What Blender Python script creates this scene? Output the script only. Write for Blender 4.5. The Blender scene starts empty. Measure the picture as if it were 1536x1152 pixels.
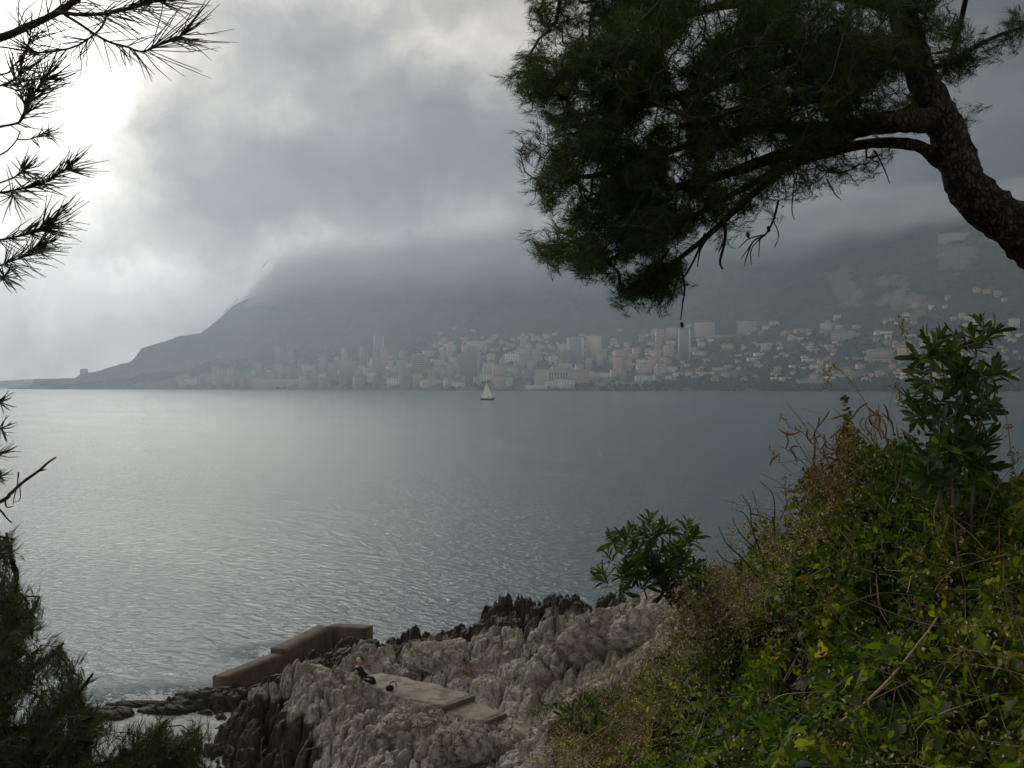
import bpy, math, random
import numpy as np
from math import radians, sin, cos, pi, atan2, sqrt

# ------------------------------------------------------------------ camera, sky, sun, exposure
S = bpy.context.scene
COL = S.collection
CAMZ, FPX, CX, HY = 12.0, 1540.0, 768.0, 579.5      # eye height, focal length in photo pixels, image centre, horizon row
cam_d = bpy.data.cameras.new('camera')
cam_d.sensor_width = 36.0
cam_d.lens = 36.0 * FPX / 1536.0
cam_d.clip_start = 0.05
cam_d.clip_end = 60000
cam = bpy.data.objects.new('camera', cam_d)
COL.objects.link(cam)
cam.location = (0, 0, CAMZ)
cam.rotation_euler = (radians(90) + math.atan((HY - 576) / FPX), 0, 0)
S.camera = cam

SUN_EL, SUN_AZ = radians(29), radians(-19)           # azimuth from +Y towards +X
sd = bpy.data.lights.new('sun', 'SUN')
sd.energy = 1.15
sd.angle = radians(15)
sd.color = (1.0, 0.95, 0.86)
sun = bpy.data.objects.new('sun', sd)
COL.objects.link(sun)
sun.rotation_euler = (radians(90) - SUN_EL, 0, pi - SUN_AZ)

S.view_settings.view_transform = 'Standard'
S.view_settings.look = 'None'
S.view_settings.exposure = 0.2
S.view_settings.gamma = 1.0
S.cycles.use_denoising = True
S.cycles.max_bounces = 6
S.cycles.transparent_max_bounces = 12
S.cycles.volume_bounces = 0
S.cycles.sample_clamp_indirect = 4.0


class NT:
    """small helper to wire node trees"""
    def __init__(self, tree):
        self.t = tree
        self.n = tree.nodes
        self.l = tree.links

    def node(self, typ, **kw):
        nd = self.n.new(typ)
        for k, v in kw.items():
            setattr(nd, k, v)
        return nd

    def put(self, sock, v):
        if v is None:
            return
        if isinstance(v, bpy.types.NodeSocket):
            self.l.new(v, sock)
        else:
            if isinstance(v, (tuple, list)) and len(v) == 3 and len(sock.default_value) == 4:
                v = (*v, 1)
            sock.default_value = v

    def math(self, op, a, b=None, c=None, clamp=False):
        nd = self.node('ShaderNodeMath', operation=op, use_clamp=clamp)
        for i, v in enumerate((a, b, c)):
            self.put(nd.inputs[i], v)
        return nd.outputs[0]

    def vmath(self, op, a, b=None, out=0, scale=None):
        nd = self.node('ShaderNodeVectorMath', operation=op)
        self.put(nd.inputs[0], a)
        self.put(nd.inputs[1], b)
        if scale is not None:
            self.put(nd.inputs['Scale'], scale)
        return nd.outputs[out]

    def noise(self, vec, scale, detail=4, rough=0.55, dist=0.0, out='Fac'):
        nd = self.node('ShaderNodeTexNoise')
        self.put(nd.inputs['Vector'], vec)
        nd.inputs['Scale'].default_value = scale
        nd.inputs['Detail'].default_value = detail
        nd.inputs['Roughness'].default_value = rough
        nd.inputs['Distortion'].default_value = dist
        return nd.outputs[out]

    def ramp(self, fac, stops, interp='LINEAR'):
        nd = self.node('ShaderNodeValToRGB')
        cr = nd.color_ramp
        cr.interpolation = interp
        while len(cr.elements) < len(stops):
            cr.elements.new(0.5)
        for e, (p, c) in zip(cr.elements, stops):
            e.position = p
            e.color = (c, c, c, 1) if isinstance(c, (int, float)) else (*c, 1)
        self.put(nd.inputs[0], fac)
        return nd.outputs[0]

    def mapr(self, v, a, b, c=0.0, d=1.0, smooth=True):
        nd = self.node('ShaderNodeMapRange', interpolation_type='SMOOTHSTEP' if smooth else 'LINEAR')
        self.put(nd.inputs[0], v)
        for i, x in enumerate((a, b, c, d)):
            self.put(nd.inputs[1 + i], x)
        return nd.outputs[0]

    def mix(self, f, a, b, blend='MIX'):
        nd = self.node('ShaderNodeMix', data_type='RGBA', blend_type=blend)
        self.put(nd.inputs[0], f)
        self.put(nd.inputs[6], a)
        self.put(nd.inputs[7], b)
        return nd.outputs[2]

    def attr(self, name, out='Fac'):
        nd = self.node('ShaderNodeAttribute', attribute_name=name)
        return nd.outputs[out]


# world: daylight sky texture almost wholly covered by a broken cloud layer, bright round the veiled sun, dark inland
W = bpy.data.worlds.new('World')
S.world = W
W.use_nodes = True
W.node_tree.nodes.clear()
w = NT(W.node_tree)
sky = w.node('ShaderNodeTexSky', sky_type='NISHITA')
sky.sun_disc = False
sky.sun_elevation = SUN_EL
sky.sun_rotation = SUN_AZ
sky.altitude = 10
tc = w.node('ShaderNodeTexCoord')
D = tc.outputs['Generated']
warp = w.noise(D, 5.0, 6, 0.6, 0.0, 'Color')
Dw = w.vmath('ADD', D, w.vmath('SCALE', w.vmath('SUBTRACT', warp, (0.5, 0.5, 0.5)), scale=0.20))
sx = w.node('ShaderNodeSeparateXYZ')
w.put(sx.inputs[0], Dw)
dy = w.math('MAXIMUM', sx.outputs[1], 0.12)
U = w.math('DIVIDE', sx.outputs[0], dy)              # tangent of azimuth
V = w.math('DIVIDE', sx.outputs[2], dy)              # tangent of elevation
front = w.mapr(sx.outputs[1], 0.0, 0.35)


def px2u(px):
    return (px - CX) / FPX


def px2v(py):
    return (HY - py) / FPX


def blob(px, py, rx, ry, power=1.0):
    """soft elliptical patch of the cloud layer; 1 at its middle, 0 outside"""
    a = w.math('DIVIDE', w.math('SUBTRACT', U, px2u(px)), rx / FPX)
    b = w.math('DIVIDE', w.math('SUBTRACT', V, px2v(py)), ry / FPX)
    r2 = w.math('ADD', w.math('MULTIPLY', a, a), w.math('MULTIPLY', b, b))
    g = w.math('EXPONENT', w.math('MULTIPLY', r2, -1.0))
    return w.math('MULTIPLY', g, front)


ut = w.math('DIVIDE', w.math('ADD', U, 0.9), 1.8, clamp=True)


def us(px):
    return (px2u(px) + 0.9) / 1.8


SKYG = [(us(-300), 0.95), (us(0), 0.92), (us(200), 0.60), (us(400), 0.35), (us(600), 0.31), (us(800), 0.28),
        (us(1000), 0.18), (us(1200), 0.085), (us(1400), 0.05), (us(1700), 0.04)]
lum = w.ramp(ut, SKYG)
lum = w.mix(front, (0.28, 0.28, 0.28), lum)
cloudn = w.noise(Dw, 4.2, 8, 0.55)
cl2 = w.noise(w.vmath('MULTIPLY', Dw, (1.0, 1.0, 1.7)), 8.5, 6, 0.55)
lum_s = w.math('MULTIPLY', lum, w.math('MULTIPLY', w.mapr(cloudn, 0.30, 0.70, 0.30, 1.80, False), w.mapr(cl2, 0.3, 0.7, 0.66, 1.34, False)))
BLOBS = [  # px, py, rx, ry, gain (>0 brighter, <0 darker)
    (80, 150, 190, 180, 0.9), (-250, -200, 400, 300, 0.8),
    (490, 275, 220, 100, -0.76), (330, 200, 120, 40, -0.40), (620, 180, 150, 80, -0.45), (470, 70, 110, 70, -0.55),
    (700, 345, 100, 60, 2.0), (650, 60, 60, 40, 0.35), (400, 180, 80, 32, 0.7), (500, 420, 330, 45, 1.6), (530, 325, 200, 60, -0.35), (300, 330, 110, 60, 0.25), (420, 20, 130, 60, -0.35), (760, 140, 90, 60, -0.25),
    (700, 250, 120, 60, -0.22), (740, 120, 70, 70, 0.1), (760, 20, 120, 60, 0.0),
    (1480, 90, 120, 60, 0.5), (1250, 300, 150, 90, 0.25),
]
for px, py, rx, ry, g in BLOBS:
    if g:
        lum_s = w.math('MULTIPLY', lum_s, w.math('ADD', 1.0, w.math('MULTIPLY', blob(px, py, rx, ry), g)))
tint = w.ramp(w.math('MULTIPLY', lum_s, 1.0, clamp=True),
              [(0.0, (0.98, 0.97, 1.04)), (0.12, (1.04, 0.98, 0.97)), (0.32, (1.10, 1.0, 0.90)), (0.55, (1.11, 1.0, 0.87)), (1.0, (1.08, 1.0, 0.91))])
cloud_col = w.mix(1.0, tint, lum_s, 'MULTIPLY')
below = w.mapr(sx.outputs[2], -0.02, 0.0)
sky_s = w.vmath('SCALE', sky.outputs[0], scale=0.08)
skymix = w.mix(0.96, sky_s, cloud_col)
bg = w.node('ShaderNodeBackground')
w.put(bg.inputs[0], skymix)
bg.inputs[1].default_value = 1.0
wo = w.node('ShaderNodeOutputWorld')
w.l.new(bg.outputs[0], wo.inputs[0])

# ------------------------------------------------------------------ helpers
rng = np.random.default_rng(7)
random.seed(7)


def P(px, py, Y):
    """the point at depth Y seen at photo pixel (px, py)"""
    return np.array(((px - CX) / FPX * Y, Y, CAMZ - (py - HY) / FPX * Y))


def make_obj(name, verts, faces, mat, parent=None, smooth=False, mats=None, mat_idx=None, attrs=None, world=False):
    """one mesh object; faces is an int array (n,3)/(n,4) or a list of such arrays"""
    me = bpy.data.meshes.new(name)
    verts = np.asarray(verts, dtype=np.float32).reshape(-1, 3)
    if world and parent is not None:            # vertices given in world space, the parent is unrotated
        verts = verts - np.array(parent.location, dtype=np.float32)
    if isinstance(faces, np.ndarray):
        faces = [faces]
    faces = [np.asarray(f, dtype=np.int32) for f in faces if len(f)]
    loops = np.concatenate([f.ravel() for f in faces])
    sizes = np.concatenate([np.full(len(f), f.shape[1], np.int32) for f in faces])
    starts = np.concatenate([[0], np.cumsum(sizes)[:-1]]).astype(np.int32)
    me.vertices.add(len(verts))
    me.vertices.foreach_set('co', verts.ravel())
    me.loops.add(len(loops))
    me.loops.foreach_set('vertex_index', loops)
    me.polygons.add(len(sizes))
    me.polygons.foreach_set('loop_start', starts)
    me.polygons.foreach_set('loop_total', sizes)
    if smooth:
        me.polygons.foreach_set('use_smooth', np.ones(len(sizes), dtype=bool))
    for m in (mats or [mat]):
        me.materials.append(m)
    if mat_idx is not None:
        me.polygons.foreach_set('material_index', np.asarray(mat_idx, np.int32))
    for k, v in (attrs or {}).items():
        a = me.attributes.new(k, 'FLOAT', 'POINT')
        a.data.foreach_set('value', np.asarray(v, np.float32).ravel())
    me.update(calc_edges=True)
    me.validate()
    o = bpy.data.objects.new(name, me)
    COL.objects.link(o)
    if parent is not None:
        o.parent = parent
    return o


def tag(o, label=None, cat=None, group=None, kind=None):
    if label:
        o['label'] = label
    if cat:
        o['category'] = cat
    if group:
        o['group'] = group
    if kind:
        o['kind'] = kind
    return o


def empty(name, loc, label, cat, group=None, rz=0.0):
    o = bpy.data.objects.new(name, None)
    COL.objects.link(o)
    o.location = loc
    o.rotation_euler = (0, 0, rz)
    o.empty_display_size = 0.2
    tag(o, label, cat, group)
    return o


class MB:
    """collects vertices and faces of mixed size"""
    def __init__(self):
        self.v, self.f3, self.f4, self.n = [], [], [], 0

    def add(self, v, f3=None, f4=None):
        v = np.asarray(v, float).reshape(-1, 3)
        if f3 is not None and len(f3):
            self.f3.append(np.asarray(f3, int) + self.n)
        if f4 is not None and len(f4):
            self.f4.append(np.asarray(f4, int) + self.n)
        self.v.append(v)
        self.n += len(v)
        return self

    def box(self, x0, x1, y0, y1, z0, z1):
        v = [(x, y, z) for z in (z0, z1) for y in (y0, y1) for x in (x0, x1)]
        return self.add(v, f4=[(0, 2, 3, 1), (4, 5, 7, 6), (0, 1, 5, 4), (2, 6, 7, 3), (0, 4, 6, 2), (1, 3, 7, 5)])

    def prism(self, poly, z0, z1):
        n = len(poly)
        v = [(x, y, z0) for x, y in poly] + [(x, y, z1) for x, y in poly]
        f4 = [(i, (i + 1) % n, n + (i + 1) % n, n + i) for i in range(n)]
        v2 = list(v) + [(np.mean([p[0] for p in poly]), np.mean([p[1] for p in poly]), z) for z in (z0, z1)]
        f3 = [(2 * n, (i + 1) % n, i) for i in range(n)] + [(2 * n + 1, n + i, n + (i + 1) % n) for i in range(n)]
        return self.add(v2, f3, f4)

    def tube(self, pts, rad, n=6, wob=0.0):
        v, f4, f3 = tube_geo(pts, rad, n, wob)
        return self.add(v, f3, f4)

    def build(self, name, mat, parent=None, smooth=False, world=False):
        fs = []
        if self.f3:
            fs.append(np.concatenate(self.f3))
        if self.f4:
            fs.append(np.concatenate(self.f4))
        return make_obj(name, np.concatenate(self.v), fs, mat, parent, smooth, world=world)


def unit(v):
    v = np.asarray(v, float)
    return v / np.maximum(np.linalg.norm(v, axis=-1, keepdims=True), 1e-9)


def frame_from(d):
    """two unit vectors at right angles to the directions d (n,3)"""
    d = unit(d)
    h = np.where(np.abs(d[:, 2:3]) > 0.9, np.array([[1.0, 0, 0]]), np.array([[0, 0, 1.0]]))
    a = unit(np.cross(d, h))
    return a, np.cross(d, a)


def tube_geo(pts, rad, n=6, wob=0.0):
    pts = np.asarray(pts, float)
    k = len(pts)
    rad = np.broadcast_to(np.asarray(rad, float), (k,))
    d = np.gradient(pts, axis=0)
    a, b = frame_from(d)
    for i in range(1, k):                      # keep the frame from flipping
        if np.dot(a[i], a[i - 1]) < 0:
            a[i], b[i] = -a[i], -b[i]
    th = np.linspace(0, 2 * pi, n, endpoint=False)
    rr = rad[:, None] * (1 + wob * (rng.random((k, n)) - 0.5))
    v = pts[:, None] + rr[..., None] * (np.cos(th)[None, :, None] * a[:, None] + np.sin(th)[None, :, None] * b[:, None])
    i = np.arange(k - 1)[:, None] * n
    j = np.arange(n)[None]
    f = np.stack([i + j, i + (j + 1) % n, i + n + (j + 1) % n, i + n + j], -1).reshape(-1, 4)
    v = np.concatenate([v.reshape(-1, 3), pts[:1], pts[-1:]])
    c0, c1 = k * n, k * n + 1
    jj = np.arange(n)
    f3 = np.concatenate([np.stack([np.full(n, c0), (jj + 1) % n, jj], -1),
                         np.stack([np.full(n, c1), (k - 1) * n + jj, (k - 1) * n + (jj + 1) % n], -1)])
    return v, f, f3


def spline(pts, m=6):
    """Catmull-Rom through the points, m samples to a span"""
    p = np.asarray(pts, float)
    if len(p) < 3:
        t = np.linspace(0, 1, m + 1)[:, None]
        return p[0] * (1 - t) + p[-1] * t
    q = np.concatenate([[2 * p[0] - p[1]], p, [2 * p[-1] - p[-2]]])
    out = []
    for i in range(len(p) - 1):
        a, b, c, d = q[i:i + 4]
        for t in np.linspace(0, 1, m, endpoint=False):
            out.append(0.5 * ((2 * b) + (c - a) * t + (2 * a - 5 * b + 4 * c - d) * t * t + (3 * b - a - 3 * c + d) * t ** 3))
    out.append(p[-1])
    return np.array(out)


def segs_geo(p0, p1, r0, r1, n=4):
    """many straight tapered twigs in one go"""
    p0, p1 = np.asarray(p0, float), np.asarray(p1, float)
    a, b = frame_from(p1 - p0 + 1e-9)
    th = np.linspace(0, 2 * pi, n, endpoint=False)
    ring = np.cos(th)[None, :, None] * a[:, None] + np.sin(th)[None, :, None] * b[:, None]
    v = np.concatenate([p0[:, None] + ring * np.asarray(r0)[:, None, None], p1[:, None] + ring * np.asarray(r1)[:, None, None]], 1)
    base = np.arange(len(p0))[:, None, None] * 2 * n
    j = np.arange(n)
    f = np.stack([j, (j + 1) % n, n + (j + 1) % n, n + j], -1)[None] + base
    return v.reshape(-1, 3), f.reshape(-1, 4)


def scatter(tv, tf, pos, X, Y, Z, scale):
    """copies of a small template (its x, y, z axes along X, Y, Z) at pos: the leaves or needles of ONE plant part"""
    tv = np.asarray(tv, float)
    scale = np.asarray(scale, float)
    if scale.ndim == 1:
        scale = np.repeat(scale[:, None], 3, 1)
    v = pos[:, None] + (tv[None, :, 0:1] * scale[:, None, 0:1]) * X[:, None] + (tv[None, :, 1:2] * scale[:, None, 1:2]) * Y[:, None] + (tv[None, :, 2:3] * scale[:, None, 2:3]) * Z[:, None]
    f = np.asarray(tf, int)[None] + (np.arange(len(pos)) * len(tv))[:, None, None]
    return v.reshape(-1, 3), f.reshape(-1, f.shape[-1])


def rand_dirs(n):
    return unit(rng.normal(size=(n, 3)))


# numpy noise -------------------------------------------------------
def _h(ix, iy, s):
    ix = ix.astype(np.int64)
    iy = iy.astype(np.int64)
    h = (ix * 374761393 + iy * 668265263 + s * 1442695041) & 0xFFFFFFFF
    h = ((h ^ (h >> 13)) * 1274126177) & 0xFFFFFFFF
    h = h ^ (h >> 16)
    return (h & 0xFFFFFF) / float(0x1000000)


def vnoise(x, y, s=0):
    ix, iy = np.floor(x), np.floor(y)
    fx, fy = x - ix, y - iy
    fx = fx * fx * fx * (fx * (fx * 6 - 15) + 10)
    fy = fy * fy * fy * (fy * (fy * 6 - 15) + 10)
    a, b, c, d = _h(ix, iy, s), _h(ix + 1, iy, s), _h(ix, iy + 1, s), _h(ix + 1, iy + 1, s)
    return (a * (1 - fx) + b * fx) * (1 - fy) + (c * (1 - fx) + d * fx) * fy


def fbm(x, y, s=0, o=4):
    t, a, n = 0, 0.5, 0
    for i in range(o):
        t = t + a * vnoise(x, y, s + i * 17)
        n += a
        a *= 0.5
        x, y = x * 2.03 + 5.1, y * 2.03 + 1.7
    return t / n


def worley(x, y, s=0):
    ix, iy = np.floor(x), np.floor(y)
    f1 = np.full(x.shape, 9.0)
    f2 = np.full(x.shape, 9.0)
    idn = np.zeros(x.shape)
    for dx in (-1, 0, 1):
        for dyy in (-1, 0, 1):
            cx, cy = ix + dx, iy + dyy
            d = np.hypot(cx + _h(cx, cy, s) - x, cy + _h(cx, cy, s + 91) - y)
            near = d < f1
            f2 = np.where(near, f1, np.minimum(f2, d))
            idn = np.where(near, _h(cx, cy, s + 7), idn)
            f1 = np.where(near, d, f1)
    return f1, f2, idn


def sstep(a, b, x):
    t = np.clip((x - a) / (b - a), 0, 1)
    return t * t * (3 - 2 * t)


# materials ---------------------------------------------------------
def mat_new(name):
    m = bpy.data.materials.new(name)
    m.use_nodes = True
    m.node_tree.nodes.clear()
    t = NT(m.node_tree)
    out = t.node('ShaderNodeOutputMaterial')
    bs = t.node('ShaderNodeBsdfPrincipled')
    t.l.new(bs.outputs[0], out.inputs[0])
    return m, t, bs, out


def mat_simple(name, col, rough=0.7, var=0.15, scale=3.0, bump=0.0, bscale=20.0, spec=0.4, metal=0.0):
    m, t, bs, out = mat_new(name)
    pos = t.node('ShaderNodeTexCoord').outputs['Object']
    n = t.noise(pos, scale, 5)
    c = t.mix(n, tuple(x * (1 - var * 2) for x in col), tuple(min(1, x * (1 + var * 2)) for x in col))
    t.put(bs.inputs['Base Color'], c)
    bs.inputs['Roughness'].default_value = rough
    bs.inputs['Specular IOR Level'].default_value = spec
    bs.inputs['Metallic'].default_value = metal
    if bump:
        b = t.node('ShaderNodeBump')
        b.inputs['Strength'].default_value = bump
        b.inputs['Distance'].default_value = 0.05
        t.put(b.inputs['Height'], t.noise(pos, bscale, 6))
        t.put(bs.inputs['Normal'], b.outputs[0])
    return m


def mat_leaf(name, stops, rough=0.42, trans=0.3, spec=0.45, patchy=False):
    """foliage whose colour differs from leaf to leaf"""
    m, t, bs, out = mat_new(name)
    rnd = t.node('ShaderNodeNewGeometry').outputs['Random Per Island']
    c = t.ramp(rnd, stops)
    if patchy:                       # patches of different plants
        pp = t.node('ShaderNodeNewGeometry').outputs['Position']
        c = t.mix(t.mapr(t.noise(pp, 2.6, 3), 0.42, 0.60), t.mix(1.0, c, (0.72, 0.86, 0.85), 'MULTIPLY'), t.mix(1.0, c, (1.65, 1.42, 1.0), 'MULTIPLY'))
    t.put(bs.inputs['Base Color'], c)
    bs.inputs['Roughness'].default_value = rough
    bs.inputs['Specular IOR Level'].default_value = spec
    if trans:
        tr = t.node('ShaderNodeBsdfTranslucent')
        t.put(tr.inputs[0], t.mix(1.0, c, (1.5, 1.6, 0.7), 'MULTIPLY'))
        mx = t.node('ShaderNodeMixShader')
        mx.inputs[0].default_value = trans
        t.l.new(bs.outputs[0], mx.inputs[1])
        t.l.new(tr.outputs[0], mx.inputs[2])
        t.l.new(mx.outputs[0], out.inputs[0])
    return m


M = {}
m, t, bs, out = mat_new('pine_bark')
pos = t.node('ShaderNodeNewGeometry').outputs['Position']
vo = t.node('ShaderNodeTexVoronoi', feature='DISTANCE_TO_EDGE')
t.put(vo.inputs['Vector'], t.vmath('ADD', t.vmath('MULTIPLY', pos, (1.0, 1.0, 0.55)), t.vmath('SCALE', t.noise(pos, 9, 4, 0.6, 0, 'Color'), scale=0.06)))
vo.inputs['Scale'].default_value = 34
crk = t.mapr(t.math('ADD', vo.outputs[0], t.math('MULTIPLY', t.math('SUBTRACT', t.noise(pos, 14, 7, 0.7), 0.45), 0.9)), -0.05, 0.30)
bn = t.noise(pos, 30, 7, 0.65)
c = t.mix(crk, (0.028, 0.024, 0.021), t.mix(bn, (0.035, 0.030, 0.026), (0.125, 0.112, 0.096)))
c = t.mix(t.mapr(t.noise(pos, 5, 4), 0.55, 0.7, 0, 0.6), c, (0.10, 0.105, 0.075))
t.put(bs.inputs['Base Color'], c)
bs.inputs['Roughness'].default_value = 0.95
bs.inputs['Specular IOR Level'].default_value = 0.15
b = t.node('ShaderNodeBump')
b.inputs['Strength'].default_value = 1.0
b.inputs['Distance'].default_value = 0.03
t.put(b.inputs['Height'], t.math('ADD', crk, t.math('MULTIPLY', bn, 0.5)))
t.put(bs.inputs['Normal'], b.outputs[0])
M['bark'] = m
M['twig'] = mat_simple('twig_bark', (0.032, 0.027, 0.022), 0.85, 0.2, 30)
M['dead'] = mat_simple('dead_wood', (0.16, 0.145, 0.13), 0.85, 0.2, 30)
M['drystem'] = mat_leaf('dry_stem', [(0, (0.20, 0.14, 0.075)), (0.6, (0.32, 0.25, 0.15)), (1, (0.45, 0.38, 0.26))], 0.6, 0.15)
M['needle'] = mat_leaf('pine_needles', [(0, (0.016, 0.032, 0.009)), (0.6, (0.040, 0.064, 0.015)), (1, (0.092, 0.110, 0.026))], 0.55, 0.32, 0.2)
M['needle_near'] = mat_leaf('pine_needles_near', [(0, (0.03, 0.045, 0.018)), (1, (0.06, 0.085, 0.03))], 0.4, 0.2)
M['needle_low'] = mat_leaf('pine_needles_low', [(0, (0.028, 0.040, 0.018)), (1, (0.075, 0.085, 0.035))], 0.5, 0.25)
M['leaf'] = mat_leaf('vine_leaves', [(0, (0.024, 0.050, 0.008)), (0.45, (0.058, 0.100, 0.013)), (0.8, (0.11, 0.150, 0.020)), (0.97, (0.17, 0.18, 0.03)), (1, (0.30, 0.26, 0.02))], 0.5, 0.6, 0.25, True)
M['gloss'] = mat_leaf('glossy_leaves', [(0, (0.022, 0.05, 0.012)), (0.6, (0.04, 0.075, 0.016)), (0.9, (0.07, 0.11, 0.022)), (1, (0.14, 0.19, 0.04))], 0.5, 0.35, 0.3)
M['dry'] = mat_leaf('dry_flowers', [(0, (0.13, 0.085, 0.045)), (0.45, (0.26, 0.185, 0.11)), (0.8, (0.42, 0.33, 0.22)), (1, (0.70, 0.64, 0.54))], 0.7, 0.25, 0.3)
M['pod'] = mat_leaf('dry_pods', [(0, (0.16, 0.085, 0.04)), (0.6, (0.26, 0.15, 0.07)), (1, (0.38, 0.25, 0.13))], 0.6, 0.15, 0.3)
M['cone'] = mat_simple('pine_cone', (0.05, 0.032, 0.02), 0.8, 0.2, 40, 0.6, 90)

# limestone
m, t, bs, out = mat_new('limestone')
pos = t.node('ShaderNodeNewGeometry').outputs['Position']
n1 = t.noise(pos, 0.9, 6, 0.6)
n2 = t.noise(pos, 7.0, 8, 0.65)
n3 = t.noise(t.vmath('MULTIPLY', pos, (5.0, 5.0, 1.2)), 1.6, 6, 0.6)
c = t.ramp(n2, [(0.25, (0.20, 0.19, 0.165)), (0.42, (0.41, 0.39, 0.34)), (0.58, (0.57, 0.545, 0.48)), (0.75, (0.70, 0.67, 0.60))])
c = t.mix(t.mapr(t.noise(pos, 0.28, 4, 0.6), 0.38, 0.62), t.mix(1.0, c, (0.72, 0.70, 0.65), 'MULTIPLY'), c)
c = t.mix(t.mapr(n1, 0.48, 0.75, 0, 0.7), c, t.mix(1.0, c, (0.90, 0.80, 0.66), 'MULTIPLY'))
c = t.mix(t.mapr(n3, 0.55, 0.68, 0, 0.65), c, (0.10, 0.094, 0.082))
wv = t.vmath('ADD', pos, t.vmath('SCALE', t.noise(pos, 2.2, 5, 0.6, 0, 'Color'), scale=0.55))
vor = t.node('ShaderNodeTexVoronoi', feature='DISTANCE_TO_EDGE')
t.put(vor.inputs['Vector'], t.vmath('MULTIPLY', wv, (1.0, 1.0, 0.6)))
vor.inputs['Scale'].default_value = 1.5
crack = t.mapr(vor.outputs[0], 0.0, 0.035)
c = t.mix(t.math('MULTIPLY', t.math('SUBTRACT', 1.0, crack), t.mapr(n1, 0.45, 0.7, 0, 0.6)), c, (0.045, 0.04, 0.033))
tide = t.attr('tide')
tw = t.mapr(t.math('ADD', tide, t.math('MULTIPLY', t.math('SUBTRACT', n1, 0.5), 0.8)), 0.35, 0.7)
c = t.mix(tw, c, t.mix(n2, (0.022, 0.019, 0.014), (0.075, 0.062, 0.045)))
moss = t.attr('soil')
c = t.mix(t.mapr(t.math('ADD', moss, t.math('MULTIPLY', t.math('SUBTRACT', n2, 0.5), 0.8)), 0.4, 0.7), c, t.mix(n2, (0.06, 0.042, 0.022), (0.17, 0.12, 0.065)))
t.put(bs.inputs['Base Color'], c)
t.put(bs.inputs['Roughness'], t.mapr(tw, 0, 1, 0.9, 0.6))
bs.inputs['Specular IOR Level'].default_value = 0.3
b = t.node('ShaderNodeBump')
b.inputs['Strength'].default_value = 1.0
b.inputs['Distance'].default_value = 0.13
t.put(b.inputs['Height'], t.math('ADD', t.math('ADD', t.noise(pos, 7, 10, 0.7), t.math('MULTIPLY', crack, 0.5)), t.math('MULTIPLY', n3, 0.7)))
t.put(bs.inputs['Normal'], b.outputs[0])
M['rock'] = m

# concrete of the path and the sea wall
def mat_concrete(name, lo, hi, rust=None):
    m, t, bs, out = mat_new(name)
    pos = t.node('ShaderNodeNewGeometry').outputs['Position']
    n = t.noise(pos, 2.2, 7, 0.6)
    n2 = t.noise(pos, 22, 6, 0.6)
    c = t.mix(t.math('ADD', t.math('MULTIPLY', n, 0.6), t.math('MULTIPLY', n2, 0.4)), lo, hi)
    if rust:
        c = t.mix(t.mapr(t.noise(t.vmath('MULTIPLY', pos, (1.5, 1.5, 0.5)), 1.3, 5), 0.42, 0.62), c, rust)
    t.put(bs.inputs['Base Color'], c)
    bs.inputs['Roughness'].default_value = 0.9
    b = t.node('ShaderNodeBump')
    b.inputs['Strength'].default_value = 0.5
    b.inputs['Distance'].default_value = 0.03
    t.put(b.inputs['Height'], n2)
    t.put(bs.inputs['Normal'], b.outputs[0])
    return m


M['path'] = mat_concrete('path_concrete', (0.09, 0.08, 0.06), (0.46, 0.41, 0.33), (0.16, 0.135, 0.09))
M['wall'] = mat_concrete('sea_wall_concrete', (0.045, 0.034, 0.022), (0.155, 0.112, 0.066), (0.055, 0.042, 0.025))
M['riser'] = mat_concrete('step_riser_concrete', (0.08, 0.07, 0.055), (0.16, 0.14, 0.11))

# ------------------------------------------------------------------ the sea
m, t, bs, out = mat_new('sea_water')
pos = t.node('ShaderNodeNewGeometry').outputs['Position']
rot = t.node('ShaderNodeVectorRotate', rotation_type='Z_AXIS')
t.put(rot.inputs['Vector'], pos)
rot.inputs['Angle'].default_value = radians(38)
pr = rot.outputs[0]
big = t.noise(t.vmath('MULTIPLY', pr, (0.35, 1.0, 1.0)), 0.6, 3, 0.5, 0.4)
mid = t.noise(t.vmath('MULTIPLY', pr, (0.55, 1.0, 1.0)), 2.4, 4, 0.55, 0.5)
small = t.noise(pr, 5.5, 4, 0.6, 0.3)
gust = t.noise(t.vmath('MULTIPLY', pr, (0.3, 1.0, 1.0)), 0.035, 3, 0.5)
hgt = t.math('ADD', t.math('MULTIPLY', big, 0.22), t.math('ADD', t.math('MULTIPLY', mid, 0.34), t.math('MULTIPLY', small, 0.10)))
hgt = t.math('MULTIPLY', hgt, t.mapr(gust, 0.3, 0.7, 0.85, 1.1))
foam = t.attr('foam')  # also carries the sun glitter painted white in the inlet
fn = t.noise(t.vmath('MULTIPLY', pr, (0.7, 1.3, 1.0)), 2.6, 7, 0.65, 1.2)
fm = t.mapr(t.math('ADD', foam, t.math('MULTIPLY', t.math('SUBTRACT', fn, 0.5), 2.6)), 0.62, 1.05)
b = t.node('ShaderNodeBump')
b.inputs['Strength'].default_value = 1.0
b.inputs['Distance'].default_value = 0.58
t.put(b.inputs['Height'], t.math('ADD', hgt, t.math('MULTIPLY', t.math('MULTIPLY', foam, fn), 0.5)))
t.put(bs.inputs['Normal'], b.outputs[0])
t.put(bs.inputs['Base Color'], t.mix(fm, (0.075, 0.118, 0.138), (0.62, 0.65, 0.66)))
t.put(bs.inputs['Roughness'], t.mapr(fm, 0, 1, 0.16, 0.7))
bs.inputs['IOR'].default_value = 1.333
bs.inputs['Specular IOR Level'].default_value = 0.23
M['sea'] = m


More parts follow.
